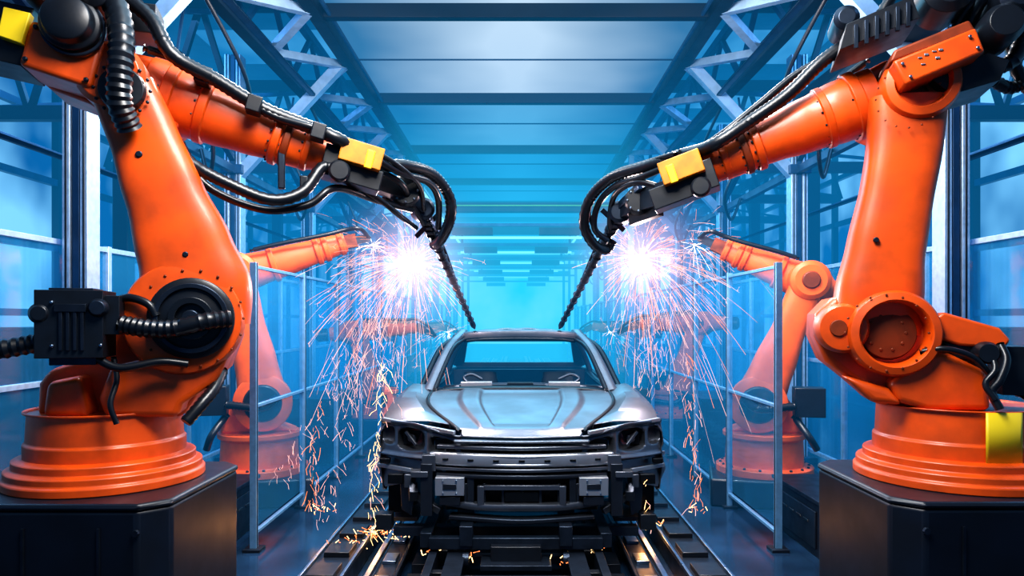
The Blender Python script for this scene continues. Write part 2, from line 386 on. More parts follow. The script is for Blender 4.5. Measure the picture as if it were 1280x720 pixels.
# ============================================================ RIGHT FOREGROUND ROBOT
def right_robot():
    g = Rig("industrial_robot_arm", 1192, 3.5, -16); E = g.e; T = g.T; R = g.R; G = g.G
    RB = .445
    base_unit(g, .895, RB, g.Z(504), E)
    l = MB(); z0 = .97; z1 = 1.195; r0 = RB * .80 + .012
    rows = [[], []]
    for i in range(13):
        a0 = math.radians(-86 + i * 2.1)
        rows[0].append(V((r0 * math.cos(a0), r0 * math.sin(a0), z0))); rows[1].append(V((r0 * math.cos(a0), r0 * math.sin(a0), z1)))
    l.grid(rows, 'yellow')
    l.finish("warning_label", E, solid=.006)
    c = MB()
    ol = [(1100, 508), (1065, 478), (1032, 452), (1018, 420), (1020, 392), (1040, 372), (1070, 366), (1110, 370), (1150, 385), (1185, 398), (1215, 425), (1232, 455), (1240, 510)]
    c.prism([T(x, y, -.16) for x, y in ol], (0, .42, 0), 'orange')
    c.finish("column_casting", E, 0.04, 4)
    c = MB()
    c.prism([T(x, y, -.28) for x, y in [(1112, 480), (1150, 445), (1180, 438), (1236, 465), (1240, 514), (1160, 514), (1120, 502)]], (0, .25, 0), 'orange')
    c.prism([T(x, y, -.30) for x, y in [(1055, 470), (1112, 486), (1130, 507), (1090, 504)]], (0, .2, 0), 'orange')
    c.finish("column_front_rib", E, 0.03, 4)
    h = MB()
    r = lambda v: R(1100, v, -.3)
    h.lathe(T(1108, 416, -.12), NEAR, [(r(54), 0), (r(54), .17), (r(51), .20), (r(42), .21), (r(40), .20), (r(38), .08)], 'orange', 56)
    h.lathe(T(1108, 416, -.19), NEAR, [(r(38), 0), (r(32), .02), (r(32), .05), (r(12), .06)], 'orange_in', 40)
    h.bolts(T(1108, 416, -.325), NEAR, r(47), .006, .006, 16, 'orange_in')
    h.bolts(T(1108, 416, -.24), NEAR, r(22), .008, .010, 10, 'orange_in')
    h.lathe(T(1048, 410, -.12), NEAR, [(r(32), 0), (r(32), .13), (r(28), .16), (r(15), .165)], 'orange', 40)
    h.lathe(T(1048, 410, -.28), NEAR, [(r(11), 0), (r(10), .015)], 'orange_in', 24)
    h.finish("shoulder_hub", E, 0.006)
    a = MB()
    a.loft([T(1093, 415, -.10), T(1097, 370, -.10), T(1106, 310, -.10), T(1120, 240, -.10), T(1130, 180, -.10), T(1133, 125, -.10)],
           [(r(54), .14), (r(52), .15), (r(46), .14), (r(43), .125), (r(44), .12), (r(46), .12)], (0, 1, 0), 'orange', 32, 3.6)
    a.finish("link_arm", E, 0)
    a = MB()
    a.lathe(T(1136, 122, 0.02), NEAR, [(r(44), 0), (r(46), .03), (r(46), .24), (r(43), .27), (r(33), .28), (r(31), .26), (r(29), .16)], 'orange', 52)
    a.lathe(T(1136, 122, -.13), NEAR, [(r(29), 0), (r(20), .015), (r(18), .03)], 'orange_in', 36)
    a.bolts(T(1136, 122, -.245), NEAR, r(38), .005, .006, 16, 'orange_in')
    a.lathe(T(1095, 300, -.245), NEAR, [(.014, 0), (.012, .012)], 'dsteel', 12)
    a.finish("elbow_hub", E, 0.006)
    u = MB()
    u.prism([T(x, y, 0.0) for x, y in [(1080, 88), (1110, 72), (1175, 82), (1200, 110), (1165, 160), (1110, 172), (1078, 160)]], (0, .30, 0), 'orange')
    u.finish("elbow_housing", E, 0.03, 4)
    u = MB()
    u.prism([T(x, y, -.36) for x, y in [(1116, 76), (1220, 34), (1232, 64), (1132, 106)]], (0, .34, 0), 'orange')
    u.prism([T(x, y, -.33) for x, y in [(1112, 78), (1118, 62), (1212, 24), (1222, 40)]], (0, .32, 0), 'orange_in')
    u.finish("gear_box_cover", E, 0.012, 3)
    u = MB()
    u.prism([T(x, y, -.30) for x, y in [(1050, 62), (1058, 30), (1140, -5), (1150, 22)]], (0, .34, 0), 'black')
    u.prism([T(x, y, -.22) for x, y in [(1160, 95), (1235, 66), (1262, 75), (1250, 100), (1190, 118)]], (0, .34, 0), 'black')
    u.lathe(T(1235, 50, -.10), NEAR, [(R(1235, 24), 0), (R(1235, 24), .2), (R(1235, 18), .24)], 'black', 30)
    u.lathe(T(1255, 15, -.05), NEAR, [(r(26), 0), (r(26), .22), (r(18), .25)], 'dsteel', 30)
    u.lathe(T(1170, 10, -.05), NEAR, [(r(30), 0), (r(30), .22), (r(20), .25)], 'black', 30)
    u.lathe(T(1050, 42, -.05), NEAR, [(r(16), 0), (r(16), .2), (r(10), .22)], 'dsteel', 24)
    for i in range(4):
        u.lathe(T([1128, 1212, 1222, 1138][i], [80, 46, 60, 96][i], -.365), NEAR, [(.008, 0), (.007, .01)], 'steel', 8)
    for k in range(6): u.box(T(1070 + k * 13, 46 - k * 5.5, -.31), (.018, .02, .11), 'dsteel')
    for k, (x, y) in enumerate([(1150, 72), (1158, 68), (1168, 64), (1176, 62), (1154, 80), (1172, 72)]):
        u.box(T(x, y, -.364), (.018, .004, .006 + .004 * (k % 2)), 'silver_b')
    u.finish("elbow_motors", E, 0.006)
    f = MB()
    f.loft([T(1092, 125, .05), T(1050, 140, .05), T(1010, 156, .05), T(965, 174, .05), T(940, 184, .05)],
           [(R(1092, 42), .17), (R(1050, 41), .16), (R(1010, 36), .135), (R(965, 30), .115), (R(940, 28), .11)], (0, 1, 0), 'orange', 32, 2.3)
    f.loft([T(944, 182, .05), T(915, 195, .05), T(885, 208, .05), T(868, 215, .05)],
           [(R(944, 30), .115), (R(915, 28), .105), (R(885, 24), .085), (R(868, 16), .07)], (0, 1, 0), 'orange', 32, 2.3)
    f.finish("forearm", E, 0.004)
    f = MB(); ax = (T(940, 184, .05) - T(1050, 140, .05)).normalized()
    for (x, y, rr, w, k) in [(1068, 133, 46, .03, 'orange'), (1030, 148, 41, .022, 'orange'), (945, 182, 34, .022, 'orange'), (930, 188.5, 32, .02, 'orange_in'), (905, 199, 28, .02, 'orange')]:
        p = T(x, y, .05); q = R(x, rr)
        f.lathe(p - ax * w, ax, [(q * .93, 0), (q, .006), (q, 2 * w - .006), (q * .93, 2 * w)], k, 40)
        f.bolts(p + ax * w, ax, q * .9, .007, .01, 14, 'dsteel')
    f.finish("forearm_flanges", E, 0.004)
    w = MB()
    dx = (T(878, 205) - T(826, 225)).normalized(); up = V((0, 1, 0)).cross(dx).normalized() * -1
    rot = Matrix((dx, V((0, 1, 0)), up)).transposed()
    w.box(T(852, 212, -.06), (R(850, 54), .16, R(850, 30)), 'amber', rot)
    w.box(T(840, 217, -.143), (R(850, 10), .01, R(850, 24)), 'yellow', rot)
    w.box(T(846, 242, .0), (R(850, 66), .16, R(850, 28)), 'black', rot)
    w.box(T(884, 222, .0), (R(850, 22), .18, R(850, 38)), 'black', rot)
    w.lathe(T(876, 234, -.10), NEAR, [(R(878, 13), -.02), (R(878, 13), .02), (R(878, 10), .03)], 'black', 30)
    w.finish("wrist_cover", E, 0.008, 3)
    t = MB()
    A = G(840, 240, 4.05); B = G(800, 252, 4.3); C = G(776, 266, 4.5); D = G(762, 290, 4.75)
    t.beam(A, B, .09, .13, 'black'); t.beam(B, C, .08, .10, 'dsteel')
    t.lathe(B + V((0, .07, 0)), NEAR, [(.08, 0), (.085, .02), (.085, .12), (.07, .14)], 'black', 32)
    t.bolts(B + V((0, -.06, 0)), NEAR, .065, .008, .02, 8, 'steel')
    t.lathe(C + V((0, .06, 0)), NEAR, [(.07, 0), (.07, .11), (.05, .13)], 'dsteel', 28)
    t.beam(G(825, 262, 4.15), G(790, 275, 4.4), .05, .07, 'black')
    t.beam(G(800, 232, 4.2), G(770, 262, 4.5), .03, .045, 'steel')
    t.beam(C, D, .05, .065, 'black')
    t.beam(G(790, 240, 4.35), G(762, 280, 4.65), .018, .03, 'steel')
    t.beam(G(752, 262, 4.55), G(780, 288, 4.6), .015, .03, 'dsteel')
    for k in range(4):
        p = C.lerp(D, .1 + k * .25); t.lathe(p, D - C, [(.042, 0), (.042, .02)], 'dsteel', 18)
    t.finish("welding_gun", E, 0.004)
    rd = MB(); tip = G(699, 411, 6.5); d = tip - D
    rd.lathe(D, d, [(.032, 0), (.032, .25), (.026, .27), (.026, .8), (.021, .83), (.019, d.length - .16), (.024, d.length - .15), (.024, d.length - .09), (.006, d.length)], 'black', 16)
    for k in range(12): rd.lathe(D + d * (.04 + k * .075), d, [(.031 - k * .0008, 0), (.038 - k * .0008, .01), (.031 - k * .0008, .035)], 'dsteel', 14)
    rd.hose([D + V((0, 0, .03)), D + d * .15 + V((-.02, 0, .04)), D + d * .4 + V((-.01, 0, .03)), D + d * .6 + V((0, 0, .01))], .010)
    rd.lathe(tip - d.normalized() * .06, d, [(.011, 0), (.004, .06)], 'copper', 12)
    rd.finish("torch_rod", E)
    q = MB()
    q.hose([T(1075, 45, -.1), T(1030, 75, -.12), T(985, 118, -.12), T(940, 150, -.12), T(890, 182, -.12), G(850, 194, 4.0), G(808, 208, 4.15), G(765, 222, 4.35), G(738, 248, 4.5), G(730, 280, 4.6), G(742, 305, 4.7), G(758, 312, 4.8), G(766, 300, 4.8)], .033, corr=.06)
    q.hose([T(1060, 60, -.05), T(1000, 90, -.05), T(950, 130, -.08), T(900, 170, -.1), G(850, 200, 4.0), G(805, 220, 4.15), G(770, 232, 4.35), G(748, 255, 4.5), G(743, 285, 4.6), G(758, 300, 4.75)], .020)
    q.hose([G(850, 190, 3.95), G(800, 205, 4.2), G(770, 215, 4.35), G(745, 235, 4.5), G(736, 265, 4.6), G(748, 296, 4.7)], .014)
    q.hose([G(830, 235, 4.1), G(795, 228, 4.2), G(768, 245, 4.4), G(762, 280, 4.6), G(766, 290, 4.75)], .018)
    q.hose([T(1085, 75, .2), T(1040, 110, .2), T(990, 150, .2), T(935, 190, .15)], .020)
    q.finish("umbilical_hoses", E)
    q = MB()
    for k in range(6):
        x = 1200 + k * 14
        q.hose([T(1180 + k * 12, 30 + k * 6, -.05 - .03 * k), T(x, 5 - k * 2, -.1), T(x + 30, -30, 0), T(x + 40, -110, .1)], .024 + .004 * (k % 3), corr=.06)
    q.hose([T(1245, 85, -.1), T(1268, 72, -.1), T(1285, 20, -.05), T(1300, -60, 0)], .035, corr=.07)
    q.hose([T(1215, 60, .1), T(1258, 50, .1), T(1272, 90, .1), T(1300, 130, .1)], .03, corr=.07)
    q.hose([T(1240, 100, .05), T(1262, 110, .1), T(1285, 104, .1), T(1320, 110, .1)], .03, corr=.07)
    q.hose([T(1100, 20, .1), T(1120, -10, .1), T(1160, -50, .1)], .028, corr=.07)
    q.finish("supply_cables", E)
    s = MB()
    s.prism([T(x, y, -.26) for x, y in [(1165, 400), (1180, 390), (1250, 410), (1264, 425), (1256, 436), (1200, 432), (1175, 424)]], (0, .2, 0), 'orange')
    s.prism([T(x, y, -.24) for x, y in [(1178, 427), (1250, 434), (1252, 448), (1195, 450)]], (0, .2, 0), 'black')
    s.finish("shoulder_bracket", E, 0.012, 3)
    s = MB()
    s.lathe(T(1225, 440, -.20), NEAR, [(.05, 0), (.05, .10), (.04, .12)], 'black', 24)
    s.box(T(1262, 462, -.1), (.12, .2, .22), 'black')
    s.hose([T(1250, 430, -.28), T(1258, 450, -.32), T(1250, 475, -.34), T(1240, 490, -.34), T(1250, 512, -.36)], .018)
    s.hose([T(1238, 440, -.28), T(1244, 462, -.33), T(1232, 480, -.34), T(1244, 500, -.36)], .014)
    s.hose([T(1150, 440, -.29), T(1180, 436, -.32), T(1215, 446, -.32), T(1240, 470, -.30)], .014)
    s.hose([T(1260, 480, -.1), T(1300, 500, -.15), T(1340, 540, -.1)], .035, corr=.07)
    s.finish("shoulder_cables", E, 0)
    return g

# ============================================================ background robots
def back_robot(bx, Y0, zb, sh, el, wr, k, yaw, tool):
    g = Rig("industrial_robot_arm", bx, Y0, yaw); E = g.e; T = g.T
    b = MB(); K = 'orange_far'
    b.lathe((0, 0, zb), (0, 0, 1), [(.42 * k, 0), (.42 * k, .06), (.34 * k, .07), (.33 * k, .30), (.36 * k, .32), (.36 * k, .36)], K, 36)
    b.bolts((0, 0, zb + .05), (0, 0, 1), .38 * k, .014, .03, 18, 'dsteel')
    b.finish("base_trunk", E, .006)
    S = T(*sh); L = T(*el); W_ = T(*wr); zt = zb + .36
    sg = 1 if S.x > 0 else -1
    c = MB()
    c.prism([V((-sg * .33 * k, -.12, zt)), V((-sg * .30 * k, -.12, zt + .16)), V((S.x - sg * .2 * k, -.12, S.z + .12)), V((S.x, -.12, S.z + .22 * k)), V((S.x + sg * .2 * k, -.12, S.z)), V((S.x + sg * .1 * k, -.12, S.z - .2)), V((sg * .33 * k, -.12, zt))], (0, .32, 0), K)
    c.finish("column_casting", E, .03, 3)
    h = MB()
    h.lathe(S + V((0, -.08, 0)), NEAR, [(.24 * k, 0), (.25 * k, .18), (.19 * k, .2)], K, 36)
    h.lathe(S + V((0, -.27, 0)), NEAR, [(.17 * k, 0), (.15 * k, .03)], 'black', 32)
    h.lathe(L + V((0, 0, 0)), NEAR, [(.17 * k, 0), (.17 * k, .26), (.13 * k, .29)], K, 32)
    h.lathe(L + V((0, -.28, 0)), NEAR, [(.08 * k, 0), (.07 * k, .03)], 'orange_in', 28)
    back = (L - W_).normalized()
    h.lathe(L + V((0, .12, 0)) + back * .12, back, [(.17 * k, -.2), (.18 * k, .02), (.12 * k, .1), (.10 * k, .26)], K, 28)
    h.lathe(L + back * .40 + V((0, .08, 0)), back, [(.09, 0), (.09, .14), (.06, .17)], 'black', 20)
    h.box(S + V((-sg * .42, -.18, .03)), (.25, .2, .25), 'black')
    h.finish("joint_hubs", E, .006)
    a = MB(); n = V((0, -.16, 0))
    a.loft([S + n, S.lerp(L, .3) + n, S.lerp(L, .65) + n, L + n], [(.21 * k, .12), (.18 * k, .11), (.14 * k, .10), (.14 * k, .09)], (0, 1, 0), K, 24, 3)
    m = V((0, .08, 0))
    a.loft([L + m, L.lerp(W_, .35) + m, L.lerp(W_, .75) + m, W_ + m], [(.17 * k, .16), (.14 * k, .13), (.11 * k, .1), (.09 * k, .08)], (0, 1, 0), K, 24, 2.3)
    ax = (W_ - L).normalized()
    for t_, r_ in ((.28, .165), (.70, .13), (.78, .125), (.93, .11)):
        p = L.lerp(W_, t_) + m; a.lathe(p, ax, [(r_ * k * .93, 0), (r_ * k, .01), (r_ * k, .04), (r_ * k * .93, .05)], K, 28)
    a.finish("arm_links", E)
    q = MB(); Tl = T(*tool)
    q.beam(W_ + m, W_.lerp(Tl, .45) + m, .12, .12, 'orange_in'); q.beam(W_.lerp(Tl, .4) + m, Tl + m, .06, .07, 'dsteel')
    q.hose([L.lerp(W_, .1) + V((0, -.08, .17)), L.lerp(W_, .4) + V((0, -.08, .15)), L.lerp(W_, .8) + V((0, -.08, .11)), W_ + V((0, -.08, .10)), W_.lerp(Tl, .6) + V((0, -.1, .08)), Tl + m], .020)
    q.hose([S + V((-sg * .3, -.3, .0)), S + V((0, -.34, -.03)), S + V((sg * .12, -.33, .05))], .035, corr=.06)
    q.hose([S + V((-sg * .3, -.2, -.1)), S + V((-sg * .4, -.34, -.25)), V((-sg * .4, -.3, zt - .1))], .03)
    q.finish("tool_and_hoses", E)
    p = MB(); p.box((0, 0, zb / 2), (.95 * k, .9 * k, zb), 'pedestal'); p.finish("riser", E, .02)
    return g

left_robot(); right_robot()
back_robot(325, 6.5, .24, (332, 500), (300, 342), (432, 302), 1.0, 14, (462, 296))
back_robot(955, 6.5, .24, (945, 502), (1008, 352), (905, 310), 1.0, -14, (874, 296))
back_robot(468, 10.2, .25, (470, 498), (446, 415), (520, 408), .95, 12, (545, 420))
back_robot(838, 10.2, .25, (842, 498), (872, 404), (800, 404), .95, -12, (772, 416))
back_robot(518, 14.5, .25, (520, 470), (505, 418), (556, 408), .85, 12, (575, 418))
back_robot(778, 14.5, .25, (776, 470), (792, 414), (740, 408), .85, -12, (720, 418))

# ============================================================ pedestals
def pedestal(x0, x1, top):
    e = empty("robot_pedestal", ((x0 + x1) / 2, 3.45, 0))
    w = x1 - x0; b = MB(); h = w / 2; ch = .10; dp = .46
    ol = [(-h, -dp + ch), (-h + ch, -dp), (h - ch, -dp), (h, -dp + ch), (h, dp - ch), (h - ch, dp), (-h + ch, dp), (-h, dp - ch)]
    b.prism([(x, y, 0) for x, y in ol], (0, 0, top - .03), 'pedestal')
    b.prism([(x * 1.01, y * 1.01, top - .03) for x, y in ol], (0, 0, .03), 'pedestal')
    b.finish("plinth_block", e, .015, 3)
    d = MB()
    for k in (-1, 0, 1):
        d.beam((k * h * .55, -dp - .004, .1), (k * h * .55, -dp - .004, top - .1), .010, .010, 'dsteel')
    for k in (-.82, .82):
        for z in (.2, top - .12): d.lathe((k * h, -dp, z), (0, -1, 0), [(.016, 0), (.014, .012)], 'dsteel', 10)
    d.finish("plinth_seams", e)
    return e
pedestal(-2.62, -1.475, .834)
pedestal(1.60, 2.75, .844)

# ============================================================ car body shell
def car():
    E = empty("car_body_shell", (0.035, 4.45, 0.05)); E.scale = (1.05, 1, 1)
    sm = lambda t: max(0, min(1, t)) ** 2 * (3 - 2 * max(0, min(1, t)))
    zt = lambda y: .84 + .16 * sm(y / 1.25 * .9 + .08)
    hw = lambda y: .33 + .32 * sm((y + .1) / 1.0)          # half width of the bonnet opening
    def arch(y, c, r, zb):
        d = abs(y - c); return zb if d >= r else max(zb, .40 + math.sqrt(r * r - d * d))
    for sg, nm in ((-1, "fender_left"), (1, "fender_right")):
        b = MB(); rows = []
        for i in range(60):
            y = .27 + i * 1.13 / 59
            xm = .905 - .06 * max(0, (0.50 - y) / .45) ** 2
            z = zt(y) + .012 + .03 * (1 - sm(abs(y - .55) / .5)); zb = arch(y, .74, .34, .44); xi = hw(y) + .012
            dip = .025 * (1 - sm((y - .27) / .18))
            prof = [(xi, zt(y) - .05), (xi + .004, zt(y) - .004), (xi + (xm - xi) * .3, z + .020 - dip), (xi + (xm - xi) * .66, z + .022 - dip), (xm - .035, z - .008 - dip), (xm - .008, z - .055 - dip), (xm, z - .14 - dip * .6), (xm - .016, z - .18 - dip * .3), (xm - .004, z - .25)]
            zl = z - .25
            for k in range(1, 6): prof.append((xm - .004 - .02 * k / 5, zl + (min(zb, zl - .02) - zl) * k / 5))
            prof.append((xm - .05, min(zb, zl - .02)))
            rows.append([V((sg * x, y, zz)) for x, zz in prof])
        b.grid(rows, 'silver'); b.finish(nm, E, solid=.006, angle=28)
    b = MB(); rows = []
    for j in range(61):
        v = j / 60; row = []
        for i in range(97):
            u = i / 48 - 1; y0 = .03 + .06 * u * u; y = y0 + (1.24 - y0) * v; w = hw(y); x = u * w
            z = zt(y) + .002 + .006 * (1 - u * u)
            au = abs(u)
            z += .016 * sm((.66 - au) / .06 + .5) * sm(v * 6)
            z -= .022 * sm((.44 - au) / .06 + .5) * sm((v - .04) * 6) * sm((1 - v) * 6)
            z -= .035 * (1 - sm(v * 14))
            row.append(V((x, y, z)))
        rows.append(row)
    b.grid(rows, 'silver'); b.finish("hood", E, solid=.008, angle=40)
    b = MB()
    for sg in (-1, 1):
        b.hose([(sg * (hw(y) + .005), y, zt(y) - .002) for y in (.10, .3, .5, .7, .9, 1.1, 1.24)], .012, 'darkcar', 8, 4)
    b.finish("hood_seams", E)
    for sg, nm in ((-1, "side_panel_left"), (1, "side_panel_right")):
        b = MB(); rows = []
        for i in range(60):
            y = 1.41 + i * 2.75 / 59
            z = .965 + .03 * sm((y - 2.8) / 1); xm = .895 - .12 * sm((y - 3.6) / .6)
            zb = arch(y, 3.35, .37, .36)
            prof = [(.70, z), (.75, z + .003), (xm - .06, z - .04), (xm - .01, z - .12), (xm, z - .24)]
            for k in range(1, 7): prof.append((xm - .004 * k, z - .24 + (min(zb, z - .26) - z + .24) * k / 6))
            rows.append([V((sg * x, y, q)) for x, q in prof])
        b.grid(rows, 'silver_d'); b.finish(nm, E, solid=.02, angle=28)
    b = MB(); dz = -.045
    rz = lambda x, y: 1.460 + dz + .055 * (1 - (x / .54) ** 2) - .05 * sm((y - 3.0) / .9)
    for sg in (-1, 1):
        b.loft([(sg * .685, 1.18, .965), (sg * .645, 1.42, 1.11), (sg * .580, 1.74, 1.30), (sg * .505, 2.06, 1.455 + dz), (sg * .53, 2.5, 1.47 + dz), (sg * .55, 3.1, 1.455 + dz), (sg * .59, 3.55, 1.33), (sg * .68, 4.0, 1.06)],
               [(.055, .045), (.045, .045), (.040, .040), (.040, .040), (.036, .04), (.038, .04), (.045, .05), (.06, .07)], (1, 0, 0), 'silver', 16, 3, 6)
        b.hose([(sg * .640, 1.13, .99), (sg * .600, 1.39, 1.14), (sg * .540, 1.70, 1.315), (sg * .470, 2.0, 1.425 + dz)], .016, 'darkcar')
        b.loft([(sg * .77, 2.50, .96), (sg * .68, 2.48, 1.2), (sg * .555, 2.46, 1.45 + dz)], [(.05, .03), (.042, .028), (.045, .028)], (1, 0, 0), 'silver_d', 16, 3, 5)
        b.loft([(sg * .76, 3.55, .96), (sg * .69, 3.5, 1.15), (sg * .59, 3.42, 1.36)], [(.09, .03), (.06, .028), (.07, .028)], (1, 0, 0), 'silver_d', 16, 3, 5)
        b.hose([(sg * .765, 1.26, .965), (sg * .74, 1.48, 1.07), (sg * .665, 1.85, 1.29), (sg * .575, 2.12, 1.42 + dz), (sg * .59, 2.45, 1.435 + dz)], .024, 'darkcar')
        b.beam((sg * .77, 1.30, .965), (sg * .77, 3.9, .985), .04, .03, 'darkcar')
    b.loft([(-.52, 2.07, 1.435 + dz), (-.35, 2.01, 1.462 + dz), (0, 1.98, 1.472 + dz), (.35, 2.01, 1.462 + dz), (.52, 2.07, 1.435 + dz)], [(.06, .040)] * 5, (0, 0, 1), 'silver', 14, 3, 5)
    b.hose([(-.47, 1.99, 1.405 + dz), (-.3, 1.945, 1.424 + dz), (0, 1.925, 1.430 + dz), (.3, 1.945, 1.424 + dz), (.47, 1.99, 1.405 + dz)], .014, 'darkcar')
    b.beam((-.56, 3.45, 1.34), (.56, 3.45, 1.34), .08, .05, 'silver_d'); b.beam((-.7, 4.0, 1.03), (.7, 4.0, 1.03), .12, .05, 'silver_d')
    b.finish("pillars_and_rails", E)
    b = MB(); b.grid([[V((x / 10 * .54, 2.02 + j * .1, rz(x / 10 * .54, 2.02 + j * .1) + (.006 if (x % 4 in (1, 2)) else 0))) for x in range(-10, 11)] for j in range(15)], 'silver')
    b.finish("roof_panel", E, solid=.006)
    b = MB()
    b.loft([(-.66, 1.26, .985), (-.4, 1.23, 1.01), (0, 1.22, 1.015), (.4, 1.23, 1.01), (.66, 1.26, .985)], [(.07, .016)] * 5, (0, 0, 1), 'darkcar', 14, 3, 5)
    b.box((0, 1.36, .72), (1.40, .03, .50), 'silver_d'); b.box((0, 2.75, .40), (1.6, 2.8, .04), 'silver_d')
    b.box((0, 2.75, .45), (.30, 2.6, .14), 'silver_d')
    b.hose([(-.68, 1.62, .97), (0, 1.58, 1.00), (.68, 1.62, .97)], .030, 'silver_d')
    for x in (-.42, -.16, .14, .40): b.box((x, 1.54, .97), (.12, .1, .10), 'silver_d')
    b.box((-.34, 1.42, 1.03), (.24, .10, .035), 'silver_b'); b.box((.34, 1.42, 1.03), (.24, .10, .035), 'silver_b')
    b.box((0, 1.45, 1.02), (.2, .12, .04), 'darkcar')
    b.hose([(-.40, 1.40, 1.03), (-.44, 1.45, 1.08), (-.38, 1.5, 1.10), (-.30, 1.5, 1.06)], .012, 'silver_d')
    b.hose([(.40, 1.40, 1.03), (.46, 1.45, 1.07), (.40, 1.5, 1.10), (.30, 1.5, 1.06)], .012, 'silver_d')
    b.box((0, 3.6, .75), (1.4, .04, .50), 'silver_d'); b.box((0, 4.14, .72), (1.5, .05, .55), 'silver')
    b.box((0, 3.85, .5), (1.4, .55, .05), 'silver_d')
    for sg in (-1, 1):
        b.beam((sg * .80, 1.3, .38), (sg * .80, 3.0, .38), .12, .14, 'silver')
        b.loft([(sg * .36, 2.30, .50), (sg * .36, 2.38, .80), (sg * .36, 2.48, 1.04)], [(.22, .06), (.21, .06), (.15, .05)], (0, 1, 0), 'darkcar', 18, 4, 5)
        b.box((sg * .36, 2.05, .52), (.44, .48, .12), 'darkcar')
    b.finish("cabin_structure", E, .006)
    b = MB()
    for sg in (-1, 1):
        b.lathe((sg * .58, .80, .45), (0, 0, 1), [(.17, 0), (.17, .22), (.14, .32), (.09, .34)], 'silver_d', 28)
        b.loft([(sg * .53, .1, .60), (sg * .52, .5, .58), (sg * .50, 1.0, .52), (sg * .45, 1.36, .42)], [(.06, .05)] * 4, (1, 0, 0), 'silver_d', 14, 4, 4)
        b.box((sg * .555, .75, .70), (.02, 1.0, .20), 'silver_d')
        b.lathe((sg * .69, .72, .48), (sg, 0, 0), [(.18, 0), (.245, .015), (.26, .05), (.26, .12), (.245, .155), (.18, .16), (.165, .09), (.06, .09)], 'black', 44)
        b.lathe((sg * .78, .72, .48), (sg, 0, 0), [(.155, 0), (.15, .03), (.06, .04), (.05, .07)], 'dsteel', 28)
        b.bolts((sg * .815, .72, .48), (sg, 0, 0), .045, .010, .02, 5, 'steel')
    b.finish("strut_towers_and_hubs", E, .004)
    for sg, nm in ((-1, "lamp_pocket_left"), (1, "lamp_pocket_right")):
        b = MB(); rows = []
        for j in range(33):
            vv = j / 32; row = []
            for i in range(49):
                uu = i / 48
                x = .36 + .52 * uu; z = .675 + (.150 + .075 * sm(uu * 1.6)) * vv
                y = .05 + .24 * uu ** 2.2 + .05 * vv * (1 - .3 * uu)
                def hole(cu, cv, ru, rv, d):
                    # squared-off pressed recess
                    q = (abs((uu - cu) / ru) ** 3.5 + abs((vv - cv) / rv) ** 3.5) ** (1 / 3.5); return d * (1 - sm((q - .72) / .3))
                y += hole(.22, .46, .15, .30, .08) + hole(.60, .50, .17, .32, .11) + hole(.89, .55, .08, .26, .05)
                y -= .022 * (1 - sm(abs(uu - .40) / .05)) + .03 * sm((vv - .84) / .1) + .02 * sm((.12 - vv) / .1)
                row.append(V((sg * x, y, z)))
            rows.append(row)
        b.grid(rows, 'silver'); b.finish(nm, E, solid=.006, angle=60)
    b = MB()
    def bow(x, z, y0=-.02): return V((x, y0 + .12 * (x / .6) ** 2, z))
    b.loft([bow(-.54, .685), bow(-.3, .685), bow(0, .685), bow(.3, .685), bow(.54, .685)], [(.040, .03)] * 5, (0, 1, 0), 'silver_b', 16, 5, 6)
    b.hose([bow(-.54, .712, -.048), bow(0, .712, -.048), bow(.54, .712, -.048)], .008, 'silver_b'); b.hose([bow(-.54, .660, -.048), bow(0, .660, -.048), bow(.54, .660, -.048)], .008, 'silver_b')
    b.loft([bow(-.50, .757, .0), bow(0, .757, .0), bow(.50, .757, .0)], [(.012, .03)] * 3, (0, 1, 0), 'silver', 16, 5, 8)
    b.loft([bow(-.52, .625), bow(0, .625), bow(.52, .625)], [(.012, .03)] * 3, (0, 1, 0), 'silver', 16, 5, 8)
    for k in range(-3, 4): b.box(bow(k * .15, .686, -.052), (.035, .008, .014), 'darkcar')
    b.loft([bow(-.50, .585), bow(-.25, .585), bow(0, .585), bow(.25, .585), bow(.50, .585)], [(.014, .03)] * 5, (0, 1, 0), 'silver_d', 14, 5, 6)
    b.loft([bow(-.46, .42), bow(-.25, .40), bow(0, .40), bow(.25, .40), bow(.46, .42)], [(.024, .035)] * 5, (0, 1, 0), 'silver', 14, 4, 6)
    b.loft([bow(-.40, .795), bow(-.2, .792, .02), bow(0, .792, .02), bow(.2, .792, .02), bow(.40, .795)], [(.010, .03)] * 5, (0, 1, 0), 'silver', 14, 4, 6)
    b.loft([bow(-.42, .33), bow(0, .32), bow(.42, .33)], [(.018, .05)] * 3, (0, 1, 0), 'silver_d', 14, 4, 8)
    b.box((0, .16, .55), (.92, .03, .42), 'darkcar')
    for k in range(-3, 4): b.box((k * .11, .02, .47), (.018, .05, .14), 'silver_d')
    b.box((0, -.01, .52), (.44, .05, .03), 'silver'); b.box((.24, -.01, .47), (.04, .05, .12), 'silver'); b.box((-.24, -.01, .47), (.04, .05, .12), 'silver')
    b.box((0, .0, .46), (.20, .04, .06), 'darkcar')
    for sg in (-1, 1):
        b.box((sg * .42, .0, .53), (.17, .10, .11), 'silver_b'); b.box((sg * .42, -.052, .53), (.08, .01, .035), 'silver_d')
        b.box((sg * .42, .0, .44), (.12, .08, .05), 'silver_d')
        b.box((sg * .55, .12, .66), (.08, .20, .10), 'silver')
        b.box((sg * .30, .02, .50), (.04, .06, .16), 'silver_d')
        b.box((sg * .56, .06, .50), (.07, .14, .32), 'silver_d')
        b.box((sg * .60, .02, .60), (.10, .10, .035), 'silver')
        b.beam((sg * .64, .03, .45), (sg * .70, .30, .62), .05, .08, 'silver_d')
        b.beam((sg * .48, .03, .36), (sg * .66, .1, .46), .04, .04, 'silver')
        b.box((sg * .475, .16, .75), (.10, .02, .07), 'darkcar')
